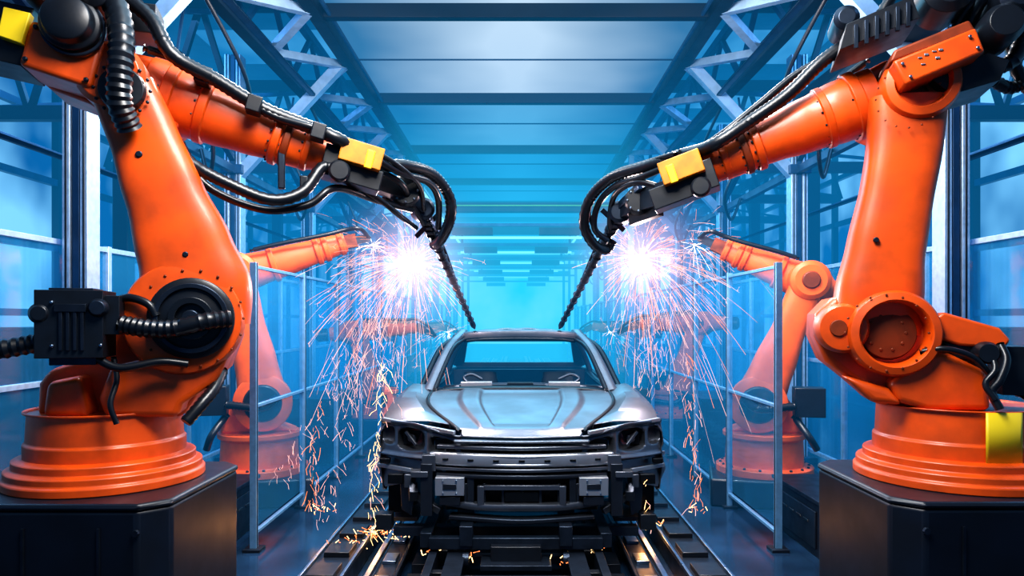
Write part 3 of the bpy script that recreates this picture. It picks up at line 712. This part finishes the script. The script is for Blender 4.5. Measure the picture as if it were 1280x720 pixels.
        b.box((sg * .672, .25, .785), (.12, .02, .09), 'darkcar')
        b.lathe((sg * .672, .24, .785), (sg * .3, -1, 0), [(.030, 0), (.030, .02), (.02, .03)], 'silver', 20)
        b.beam((sg * .64, .15, .75), (sg * .71, .20, .83), .015, .02, 'silver')
        b.beam((sg * .40, .03, .665), (sg * .90, .34, .67), .03, .025, 'silver_b')
        b.beam((sg * .40, .05, .845), (sg * .86, .27, .90), .03, .022, 'silver_b')
        b.prism([(sg * .58, .10, .66), (sg * .89, .32, .66), (sg * .92, .36, .56), (sg * .85, .26, .46), (sg * .74, .16, .50), (sg * .62, .12, .58)], (0, .02, 0), 'silver')
        b.beam((sg * .66, .10, .60), (sg * .89, .28, .60), .02, .025, 'silver_b')
        b.box((sg * .76, .12, .545), (.09, .05, .06), 'darkcar'); b.box((sg * .84, .22, .64), (.06, .05, .03), 'darkcar')
        b.box((sg * .68, .08, .54), (.04, .04, .08), 'silver')
        b.prism([(sg * .62, .05, .60), (sg * .74, .14, .58), (sg * .73, .15, .34), (sg * .66, .08, .32)], (0, .04, 0), 'silver_d')
        b.box((sg * .78, .30, .40), (.10, .06, .22), 'darkcar')
        b.bolts((sg * .42, -.056, .53), (0, -1, 0), .055, .006, .008, 4, 'steel', .78)
        for q in range(4): b.box((sg * (.44 + q * .11), .07 + q * q * .020, .69), (.018, .02, .03), 'darkcar')
    b.finish("front_end_structure", E, .004)
    return E
car()

# ============================================================ conveyor
E = empty("assembly_conveyor")
b = MB()
for sg in (-1, 1):
    for x, w, h in ((.36, .07, .17), (.50, .05, .20)):
        b.beam((sg * x, 3.2, h / 2), (sg * x, 28, h / 2), w, h, 'dsteel')
    b.beam((sg * .36, 3.2, .185), (sg * .36, 28, .185), .11, .02, 'dsteel')
    b.beam((sg * .78, 3.2, .05), (sg * .78, 28, .05), .12, .10, 'dsteel')
    b.beam((sg * .86, 3.2, .115), (sg * .86, 28, .115), .035, .03, 'steel')
    b.beam((sg * .70, 3.2, .115), (sg * .70, 28, .115), .02, .02, 'dsteel')
    b.beam((sg * 1.12, 3.2, .06), (sg * 1.12, 28, .06), .26, .12, 'dsteel')
    b.beam((sg * 1.0, 3.2, .13), (sg * 1.0, 28, .13), .02, .02, 'steel')
    b.beam((sg * 1.24, 3.2, .13), (sg * 1.24, 28, .13), .02, .02, 'steel')
b.finish("rails", E, .004)
b = MB()
for k in range(60):
    y = 3.3 + k * .4
    b.box((0, y, .11), (.70, .07, .05), 'dsteel')
    if k % 2 == 0: b.box((0, y + .2, .15), (.42, .20, .03), 'dsteel')
    for sg in (-1, 1):
        b.box((sg * .43, y, .12), (.10, .06, .10), 'black')
        b.box((sg * 1.12, y + .1, .135), (.16, .22, .03), 'black')
        b.lathe((sg * .30, y + .2, .17), (sg, 0, 0), [(.04, -.02), (.04, .02)], 'dsteel', 14)
        b.box((sg * .78, y, .11), (.08, .16, .02), 'steel')
        b.box((sg * .60, y + .1, .04), (.10, .24, .08), 'black')
b.finish("crossbars", E, .003)
b = MB()
for y in (4.62, 5.27, 6.27, 7.57, 8.27):
    b.box((0, y, .255), (1.56, .08, .06), 'dsteel')
    for sg in (-1, 1):
        b.box((sg * .84, y, .315), (.10, .10, .10), 'black'); b.box((sg * .36, y, .215), (.12, .2, .06), 'dsteel')
for sg in (-1, 1):
    b.beam((sg * .55, 4.39, .255), (sg * .55, 8.7, .255), .07, .09, 'dsteel')
    b.box((sg * .30, 4.37, .30), (.08, .10, .12), 'dsteel')
    b.box((sg * .76, 5.17, .24), (.18, .5, .03), 'dsteel')
b.box((0, 4.37, .25), (1.05, .06, .07), 'dsteel'); b.box((0, 4.33, .20), (.30, .1, .10), 'black')
b.finish("car_skid", E, .004)

# ============================================================ floor, ceiling, walls
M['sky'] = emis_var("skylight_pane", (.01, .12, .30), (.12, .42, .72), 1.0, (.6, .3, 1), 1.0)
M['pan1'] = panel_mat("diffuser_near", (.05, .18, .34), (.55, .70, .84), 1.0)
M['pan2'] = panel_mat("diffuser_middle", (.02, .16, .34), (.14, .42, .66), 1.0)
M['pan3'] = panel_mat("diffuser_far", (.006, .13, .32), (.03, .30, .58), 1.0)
def room():
    b = MB(); b.box((0, 14, -.05), (15, 36, .1), 'floor'); b.finish("floor")
    b = MB(); b.box((0, 14, 6.65), (15, 36, .1), 'roof')
    for sg in (-1, 1):
        for k in range(10): b.box((sg * 4.2, 1.5 + k * 2.9, 6.55), (2.6, 1.5, .05), 'sky')
    b.finish("ceiling")
    E = empty("luminous_ceiling")
    b = MB()
    ys = [1.3, 4.1, 6.92, 9.64, 12.5, 15.4, 18.3, 21.2, 24.1, 27, 30]
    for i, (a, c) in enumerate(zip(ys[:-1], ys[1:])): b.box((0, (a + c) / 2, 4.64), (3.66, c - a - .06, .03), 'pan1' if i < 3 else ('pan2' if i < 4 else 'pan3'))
    b.finish("diffusers", E)
    b = MB()
    for y in ys: b.box((0, y, 4.56), (3.9, .10, .14), 'beam_d')
    for y in ys[:-1]:
        b.box((0, y + 1.42, 4.615), (3.7, .012, .02), 'beam')
    for sg in (-1, 1):
        b.beam((sg * 1.90, 1.3, 4.56), (sg * 1.90, 30, 4.56), .13, .20, 'beam_d')
        b.beam((sg * 1.78, 1.3, 4.52), (sg * 1.78, 30, 4.52), .03, .04, 'beam')
    b.finish("grid_frame", E, .006)
room()

M['pane'] = emis_var("frosted_daylight_pane", (.003, .07, .24), (.25, .62, .95), 1.2, (1, .5, .45), 1.0, .40, .68)
def side_wall(sg, nm):
    E = empty(nm); b = MB(); X = sg * 6.4
    b.box((X + sg * .1, 14, .35), (.1, 32, .7), 'beam'); b.finish("sill_wall", E)
    b = MB(); b.box((X + sg * .12, 14, 3.6), (.04, 32, 6.0), 'pane'); b.finish("window_panes", E)
    b = MB()
    for k in range(22): b.box((X, -1.5 + k * 1.45, 3.3), (.10, .09 if k % 2 else .20, 6.4), 'beam_d')
    for z in (.75, 1.7, 2.6, 3.5, 4.4, 5.4): b.box((X, 14, z), (.08, 32, .09), 'beam')
    b.finish("mullions", E)
side_wall(-1, "wall_left"); side_wall(1, "wall_right")
E = empty("wall_back"); b = MB()
M['farpane'] = emis_var("bright_end_window", (.02, .62, .95), (.50, .95, 1.0), 1.7, (.4, .4, .4), 1)
b.box((0, 30.3, 3.3), (13, .05, 6.6), 'farpane'); b.finish("window_panes", E)
b = MB()
for x in (-6, -4, -2, 2, 4, 6): b.box((x, 30.2, 3.3), (.10, .1, 6.6), 'beam')
b.box((0, 30.2, .3), (13, .1, .6), 'beam'); b.box((0, 30.2, 4.5), (13, .1, .1), 'beam')
b.finish("mullions", E)

E = empty("roof_truss")
b = MB(); c = MB()
bays = [2.4, 5.3, 8.2, 11.1, 14.0, 16.9, 19.8, 22.7, 25.6, 28.5]
for sg in (-1, 1):
    for x, z, w, k in ((2.55, 4.35, .12, 'beam_d'), (3.2, 4.0, .16, 'beam_d'), (2.55, 5.1, .08, 'beam'), (4.8, 4.4, .12, 'beam_d'), (3.2, 3.3, .07, 'beam')):
        b.beam((sg * x, 1.0, z), (sg * x, 30, z), w, w * 1.3, k)
    for i, y in enumerate(bays[:-1]):
        h = 1.45
        for j in range(2):
            y0 = y + j * h
            c.beam((sg * 1.95, y0, 4.50), (sg * 2.55, y0 + h / 2, 4.38), .08, .08, 'beam_l')
            c.beam((sg * 2.55, y0 + h / 2, 4.38), (sg * 1.95, y0 + h, 4.50), .08, .08, 'beam_l')
            c.beam((sg * 2.55, y0, 4.38), (sg * 2.55, y0 + h / 2, 5.08), .05, .05, 'beam')
            c.beam((sg * 2.55, y0 + h / 2, 5.08), (sg * 2.55, y0 + h, 4.38), .05, .05, 'beam')
        c.beam((sg * 3.2, y, 3.2), (sg * 2.0, y, 4.50), .11, .11, 'beam_l')
        c.beam((sg * 3.2, y, 3.4), (sg * 3.2, y + h, 4.0), .06, .06, 'beam')
        c.beam((sg * 3.2, y + h, 4.0), (sg * 3.2, y + 2 * h, 3.4), .06, .06, 'beam')
        c.beam((sg * 3.2, y, 3.95), (sg * 6.3, y, 3.95), .11, .16, 'beam_d')
        c.beam((sg * 1.95, y, 5.2), (sg * 6.3, y, 5.2), .12, .16, 'beam_d')
        for j in range(4):
            xa = 3.2 + j * .78
            c.beam((sg * xa, y, 3.95), (sg * (xa + .39), y, 5.2), .06, .06, 'beam_d')
            c.beam((sg * (xa + .39), y, 5.2), (sg * (xa + .78), y, 3.95), .06, .06, 'beam_d')
        c.beam((sg * 3.2, y, 4.0), (sg * 6.3, y + 2.9, 5.1), .05, .05, 'beam')
        c.beam((sg * 6.3, y, 4.0), (sg * 3.2, y + 2.9, 5.1), .05, .05, 'beam')
b.finish("longitudinal_beams", E, .006); c.finish("web_members", E)
E = empty("support_columns"); b = MB()
for sg in (-1, 1):
    for y in bays[1:]:
        b.box((sg * 3.2, y, 2.3), (.05, .14, 4.6), 'beam')
        for dx in (-.065, .065): b.box((sg * 3.2 + dx, y, 2.3), (.055, .16, 4.6), 'alu')
        for dx in (-.065, 0.065): b.box((sg * 3.2 + dx, y - .082, 2.3), (.014, .008, 4.6), 'beam_d')
        b.box((sg * 3.2, y, .03), (.34, .34, .06), 'beam'); b.box((sg * 3.2, y, 3.3), (.24, .24, .10), 'beam')
    for y in (5.3, 8.2, 11.1, 14): b.box((sg * 4.9, y + .8, 2.2), (.18, .18, 4.4), 'beam_d')
b.finish("column_profiles", E, .004)

E = empty("overhead_cable_tray"); b = MB()
for sg in (-1, 1):
    b.beam((sg * 2.85, 1.5, 3.65), (sg * 2.85, 29, 3.65), .26, .05, 'beam_d')
    for k in range(4): b.hose([(sg * (2.76 + k * .06), 1.5 + j * 1.9, 3.70 + .02 * math.sin(j * 2.1 + k)) for j in range(15)], .022, 'rubber', 8, 2)
    b.hose([(sg * 3.6, 1.5, 3.5), (sg * 3.6, 29, 3.5)], .06, 'beam_d', 12, 1); b.hose([(sg * 3.9, 1.5, 3.0), (sg * 3.9, 29, 3.0)], .04, 'beam', 12, 1)
    b.hose([(sg * 2.3, 1.5, 4.15), (sg * 2.3, 29, 4.15)], .035, 'beam', 10, 1)
    for y in bays[:-1]:
        b.beam((sg * 2.85, y + .7, 3.65), (sg * 2.75, y + .7, 4.35), .02, .02, 'beam')
        b.hose([(sg * 2.85, y + 1.0, 3.65), (sg * 2.7, y + 1.1, 3.2), (sg * 2.9, y + 1.5, 2.95), (sg * 3.15, y + 1.9, 3.3)], .02)
        b.hose([(sg * 2.5, y + .2, 4.3), (sg * 2.35, y + .9, 3.75), (sg * 2.6, y + 1.8, 3.6), (sg * 2.85, y + 2.4, 3.68)], .018)
b.finish("trays_and_pipes", E)

M['lime'] = mat("lime_cable_chain", (.16, .34, .04), .5)
M['tube'] = emis("cyan_tube_lamp", (.30, .85, 1.0), 2.0, False)
E = empty("line_gantry"); b = MB()
for i, y in enumerate((12.5, 15.4, 18.3, 21.2, 24.1, 27)):
    z = 3.55 - .04 * i
    b.beam((-2.0, y, z), (2.0, y, z), .20, .16, 'beam_d'); b.beam((-2.0, y, z - .30), (2.0, y, z - .30), .08, .05, 'beam')
    for sg in (-1, 1):
        b.beam((sg * 2.0, y, 0), (sg * 2.0, y, 4.45), .09, .09, 'beam_l'); b.beam((sg * 1.15, y, z - .30), (sg * 1.15, y, z), .05, .05, 'beam')
        b.box((sg * .75, y - .05, z - .42), (.7, .2, .12), 'beam_d')
    if i < 1: b.box((0, y - .11, z + .02), (3.4, .02, .02), 'lime')
    if i > 0: b.box((0, y - .09, z - .16), (2.8, .04, .05), 'tube')
b.finish("gantry_frames", E)

E = empty("strip_lamp"); b = MB()
for sg in (-1, 1):
    for k in range(6):
        y = 14 + k * 2.6
        b.box((sg * 1.72, y, 3.95), (.05, 1.8, .05), 'tube'); b.box((sg * 1.72, y, 4.0), (.10, 1.9, .05), 'beam_d')
        b.beam((sg * 1.72, y, 4.0), (sg * 1.72, y, 4.45), .015, .015, 'beam_d')
b.finish("tubes", E)

# ============================================================ safety fence
def glassmat():
    m = bpy.data.materials.new("tinted_polycarbonate"); m.use_nodes = True; nt = m.node_tree; nt.nodes.clear()
    o = nt.nodes.new("ShaderNodeOutputMaterial"); tr = nt.nodes.new("ShaderNodeBsdfTransparent"); gl = nt.nodes.new("ShaderNodeBsdfGlossy"); df = nt.nodes.new("ShaderNodeBsdfDiffuse")
    tr.inputs[0].default_value = (.86, .95, 1.0, 1); gl.inputs["Roughness"].default_value = .08; gl.inputs[0].default_value = (.6, .85, 1, 1)
    df.inputs[0].default_value = (.08, .55, .95, 1)
    m1 = nt.nodes.new("ShaderNodeMixShader"); m2 = nt.nodes.new("ShaderNodeMixShader"); m2.inputs[0].default_value = .06; m1.inputs[0].default_value = .08
    nt.links.new(tr.outputs[0], m1.inputs[1]); nt.links.new(gl.outputs[0], m1.inputs[2])
    nt.links.new(m1.outputs[0], m2.inputs[1]); nt.links.new(df.outputs[0], m2.inputs[2]); nt.links.new(m2.outputs[0], o.inputs[0]); return m
M['glass'] = glassmat()
for sg in (-1, 1):
    E = empty("safety_fence"); b = MB(); gl = MB(); X = sg * 1.82
    ys = [5.0 + k * 1.15 for k in range(16)]
    for i, y in enumerate(ys):
        b.box((X, y, 1.0), (.045, .045, 2.0), 'fence'); b.box((X - sg * .024, y, 1.0), (.004, .012, 2.0), 'beam_d'); b.box((X, y, .01), (.12, .12, .02), 'dsteel')
    for z in (.12, 1.0, 1.97): b.beam((X, ys[0], z), (X, ys[-1], z), .03, .022, 'fence')
    b.finish("posts_and_rails", E, .003)
    for a, c in zip(ys[:-1], ys[1:]): gl.box((X, (a + c) / 2, 1.06), (.006, c - a - .05, 1.80), 'glass')
    gl.finish("panels", E)
    E = empty("safety_fence"); b = MB(); gl = MB(); X = sg * 3.35; ys = [3.0 + k * 1.45 for k in range(14)]
    for i, y in enumerate(ys): b.box((X, y, 1.1), (.05, .05, 2.2), 'alu')
    for z in (.12, 1.15, 2.17): b.beam((X, ys[0], z), (X, ys[-1], z), .04, .04, 'alu')
    b.finish("posts_and_rails", E, .003)
    for a, c in zip(ys[:-1], ys[1:]): gl.box((X, (a + c) / 2, 1.15), (.006, c - a - .05, 2.0), 'glass')
    gl.finish("panels", E)

for sg in (-1, 1):
    for (y, x, h, w) in ((5.2, 2.3, .36, .55), (8.4, 2.35, .7, .6), (11.8, 2.35, .7, .6), (4.3, 4.6, 1.2, .9), (7.2, 4.6, 1.5, .9)):
        E = empty("control_cabinet", (sg * x, y, 0)); b = MB()
        b.box((0, 0, h / 2), (w, .9, h), 'pedestal'); b.box((0, 0, h + .015), (w + .03, .93, .03), 'dsteel')
        b.box((0, -.455, h / 2), (w * .8, .012, h * .7), 'dsteel'); b.box((w * .3, -.47, h / 2), (.02, .02, .12), 'steel')
        b.box((-sg * (w / 2 + .006), 0, h / 2), (.012, .7, h * .7), 'dsteel')
        for k in range(4): b.box((-sg * (w / 2 + .014), -.2 + k * .13, h * .6), (.008, .08, .02), 'black')
        b.finish("cabinet_body", E, .008)

# ============================================================ sparks
M['sp_w'] = emis("spark_white", (1.0, .82, .78), 5, False)
M['sp_p'] = emis("spark_pink", (1.0, .50, .42), 2.0, False)
M['sp_o'] = emis("spark_orange", (1.0, .26, .08), 2.0, False)
M['sp_y'] = emis("spark_yellow", (1.0, .60, .25), 4, False)
def W(px, py, Y): return V(((px - CX) / F * Y, Y, EYE + (CY - py) / F * Y))
def burst(c, n, sx, sc=1.0):
    b = MB()
    for i in range(n):
        d = V((random.gauss(-sx * .45, 1), random.gauss(.3, .5), random.gauss(-.15, .85))).normalized()
        sp = min(2.2, abs(random.gauss(0, 1))); L = (.03 + .12 * sp) * sc
        s0 = random.uniform(0, .38) * (1 + sp * .55) * sc; g = random.uniform(.3, .9)
        if sx * d.x > .25: s0 *= .5; L *= .6
        p = []; ns = 4
        for k in range(ns + 1):
            t = s0 + L * k / ns; p.append(c + d * t + V((0, 0, -g * t * t)))
        r = random.uniform(.0006, .0015)
        b.hose(p, r, 'sp_w' if s0 < .06 else ('sp_p' if random.random() < .65 else 'sp_o'), 3, 1)
        if random.random() < .15:
            for q in range(4):
                d2 = V((random.gauss(0, 1), random.gauss(0, 1), random.gauss(0, 1))).normalized() * random.uniform(.015, .04)
                b.hose([p[-1], p[-1] + d2], .0009, 'sp_p', 3, 1)
    b.lathe(c - V((0, 0, .012)), (0, 0, 1), [(.004, 0), (.014, .006), (.016, .012), (.014, .018), (.004, .024)], 'sp_w', 10)
    b.finish("welding_sparks")
cL = W(516, 330, 5.5); cR = W(800, 324, 5.5)
burst(cL, 680, 1); burst(cR, 640, -1)
for p in ((466, 306, 6.9), (868, 306, 6.9), (560, 415, 10.6), (762, 415, 10.6)): burst(W(*p), 110, 1 if p[0] < 640 else -1, .9)
def fall(px0, py0, px1, py1, Y, cnt, key, wid, rad):
    b = MB()
    for i in range(cnt):
        t = random.random(); x = px0 + (px1 - px0) * t + random.gauss(0, wid); y = py0 + (py1 - py0) * t
        p = W(x, y, Y + random.gauss(0, .12)); L = random.uniform(.02, .10)
        sl = random.gauss(0, .25)
        P = [p, p + V((sl * L + random.gauss(0, .005), 0, -L * .5)), p + V((sl * L * 1.6 + random.gauss(0, .006), 0, -L))]
        if P[-1].z < .02: continue
        b.hose(P, random.uniform(.5, 1.1) * rad, key if random.random() < .7 else 'sp_p', 3, 1)
    return b
b = MB()
for a in ((480, 450, 465, 668, 4.9, 90, 'sp_y', 4, .0019), (470, 400, 395, 650, 5.2, 85, 'sp_p', 8, .0016), (440, 440, 350, 600, 5.3, 40, 'sp_p', 10, .0014), (500, 390, 492, 560, 5.0, 35, 'sp_p', 8, .0013),
          (495, 360, 435, 500, 5.4, 160, 'sp_p', 20, .0012), (810, 360, 838, 490, 5.4, 140, 'sp_p', 22, .0012),
          (808, 380, 800, 520, 5.4, 25, 'sp_p', 9, .0012), (862, 440, 872, 640, 5.1, 60, 'sp_o', 4, .0018), (812, 590, 812, 656, 4.75, 16, 'sp_y', 3, .0022), (400, 500, 385, 640, 5.1, 34, 'sp_o', 4, .0018)):
    q = fall(*a)
    o = len(b.v); b.v += q.v
    for f, mi in zip(q.f, q.mi):
        mm = q.mats[mi]
        if mm not in b.mats: b.mats.append(mm)
        b.f.append([i + o for i in f]); b.mi.append(b.mats.index(mm))
for (x, y, n) in ((468, 668, 46), (400, 640, 18), (812, 658, 24), (875, 640, 8), (495, 672, 16), (440, 680, 12), (540, 690, 10), (740, 690, 10), (590, 700, 6), (700, 704, 6)):
    Yf = F * (EYE - .15) / (y - CY); p0 = V(((x - CX) / F * Yf, Yf, .15))
    for i in range(n):
        p = p0 + V((random.gauss(0, .05), random.gauss(0, .06), random.uniform(-.005, .03)))
        b.hose([p, p + V((random.gauss(0, .018), random.gauss(0, .012), random.uniform(.002, .03)))], .003, 'sp_y' if i % 2 else 'sp_o', 4, 1)
b.finish("falling_sparks")

def spark_glow(c, R, col, k):  # halo around the sparks, put in as a glowing sphere; no smoke modelled
    me = bpy.data.meshes.new("weld_glow"); bm = bmesh.new(); bmesh.ops.create_icosphere(bm, subdivisions=3, radius=R); bm.to_mesh(me); bm.free()
    ob = bpy.data.objects.new("weld_glow", me); scene.collection.objects.link(ob); ob.location = c
    m = bpy.data.materials.new("glow_volume"); m.use_nodes = True; nt = m.node_tree; nt.nodes.clear()
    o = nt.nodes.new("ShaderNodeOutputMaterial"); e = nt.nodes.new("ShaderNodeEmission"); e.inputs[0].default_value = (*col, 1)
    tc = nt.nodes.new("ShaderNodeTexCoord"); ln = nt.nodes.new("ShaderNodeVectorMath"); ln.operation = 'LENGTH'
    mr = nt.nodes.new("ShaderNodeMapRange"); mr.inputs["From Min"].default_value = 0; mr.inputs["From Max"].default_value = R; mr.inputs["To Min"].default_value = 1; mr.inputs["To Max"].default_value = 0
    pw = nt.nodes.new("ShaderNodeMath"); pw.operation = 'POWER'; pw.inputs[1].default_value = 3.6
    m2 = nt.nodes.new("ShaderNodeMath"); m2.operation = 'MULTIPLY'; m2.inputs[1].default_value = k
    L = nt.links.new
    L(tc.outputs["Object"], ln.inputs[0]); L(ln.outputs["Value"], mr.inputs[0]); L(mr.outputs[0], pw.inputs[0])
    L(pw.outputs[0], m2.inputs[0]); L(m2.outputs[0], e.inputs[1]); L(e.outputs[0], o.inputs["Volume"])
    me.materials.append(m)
spark_glow(cL, .80, (.95, .56, .72), 2.7); spark_glow(cR, .80, (.95, .56, .72), 2.7)

def haze(loc, scl, s, col, es):
    me = bpy.data.meshes.new("factory_haze"); bm = bmesh.new(); bmesh.ops.create_cube(bm, size=1); bm.to_mesh(me); bm.free()
    ob = bpy.data.objects.new("factory_haze", me); scene.collection.objects.link(ob); ob.location = loc; ob.scale = scl
    m = bpy.data.materials.new("haze_volume"); m.use_nodes = True; nt = m.node_tree; nt.nodes.clear()
    o = nt.nodes.new("ShaderNodeOutputMaterial"); e = nt.nodes.new("ShaderNodeEmission"); a = nt.nodes.new("ShaderNodeVolumeAbsorption"); ad = nt.nodes.new("ShaderNodeAddShader")
    e.inputs[0].default_value = (*col, 1); e.inputs[1].default_value = es
    a.inputs[0].default_value = (0, 0, 0, 1); a.inputs[1].default_value = s
    nt.links.new(e.outputs[0], ad.inputs[0]); nt.links.new(a.outputs[0], ad.inputs[1]); nt.links.new(ad.outputs[0], o.inputs["Volume"]); me.materials.append(m)
haze((0, 17.6, 3.27), (12.4, 25.0, 6.5), .062, (.008, .38, .88), .048)
haze((0, 19.5, 2.2), (3.4, 21.0, 4.3), .035, (.06, .78, 1.0), .055)     # extra haze; the tunnel's brighter glow is put into its own emission

# ============================================================ lights
def area(name, loc, tgt, size, e, col, sy=None):
    l = bpy.data.lights.new(name, 'AREA'); l.energy = e; l.color = col; l.size = size
    if sy: l.shape = 'RECTANGLE'; l.size_y = sy
    o = bpy.data.objects.new(name, l); scene.collection.objects.link(o); o.location = loc
    o.rotation_euler = (V(tgt) - V(loc)).to_track_quat('-Z', 'Y').to_euler(); return o
area("added_key_light", (0, 2.0, 3.9), (0, 4.4, 1.2), 1.2, 135, (1, .96, .92), 1.0)  # added key light for robots and car front, no fixture there
area("overhead_lamp", (0, 5.5, 4.45), (0, 5.5, 0), 3.2, 130, (.5, .78, 1), 5)
area("side_fill_light", (-.5, 2.5, 4.1), (-2.0, 3.5, 1.5), .7, 42, (.97, .97, 1)); area("side_fill_light", (.5, 2.5, 4.1), (2.1, 3.5, 1.5), .7, 42, (.97, .97, 1))  # added fill lights aimed at the two foreground robots
area("line_lamp", (0, 12, 4.3), (0, 12, 0), 3, 420, (.2, .7, 1), 8); area("line_lamp", (0, 20, 4.3), (0, 20, 0), 3, 400, (.2, .75, 1), 8)
area("aisle_fill_light", (-4.6, 7, 5.0), (-4.6, 7, 0), 2, 300, (.18, .5, 1), 8); area("aisle_fill_light", (4.6, 7, 5.0), (4.6, 7, 0), 2, 300, (.18, .5, 1), 8)  # added blue fill over the side aisles, no fixtures modelled
for sg in (-1, 1): area("cell_fill_light", (sg * 1.2, 5.2, 4.0), (sg * 2.4, 6.5, 1.2), .8, 210, (1, .86, .8))  # added warm fill to brighten the robots behind the fence
for c in (cL, cR):
    l = bpy.data.lights.new("weld_arc", 'POINT'); l.energy = 60; l.color = (1, .75, .72); l.shadow_soft_size = .04
    o = bpy.data.objects.new("weld_arc_light", l); scene.collection.objects.link(o); o.location = c + V((0, -.08, -.03))
for (x, y) in ((-.96, 4.8), (.90, 4.95), (-1.45, 5.3)):
    l = bpy.data.lights.new("ember_glow", 'POINT'); l.energy = 2.2; l.color = (1, .42, .12); l.shadow_soft_size = .05
    o = bpy.data.objects.new("ember_glow_light", l); scene.collection.objects.link(o); o.location = (x, y, .24)

w = bpy.data.worlds.new("World"); scene.world = w; w.use_nodes = True
bg = w.node_tree.nodes["Background"]; bg.inputs[0].default_value = (.06, .25, .58, 1); bg.inputs[1].default_value = .42

cam = bpy.data.cameras.new("Camera"); co = bpy.data.objects.new("Camera", cam); scene.collection.objects.link(co)
co.location = (0, 0, EYE); co.rotation_euler = (math.pi / 2, 0, 0)
cam.sensor_width = 36; cam.lens = F / 1280 * 36; cam.shift_x = -5 / 1280; cam.shift_y = 40 / 1280; cam.clip_start = .05
scene.camera = co
try:
    scene.view_settings.view_transform = 'Standard'
    scene.view_settings.look = 'Medium High Contrast'
except Exception as ex: print("look", ex)
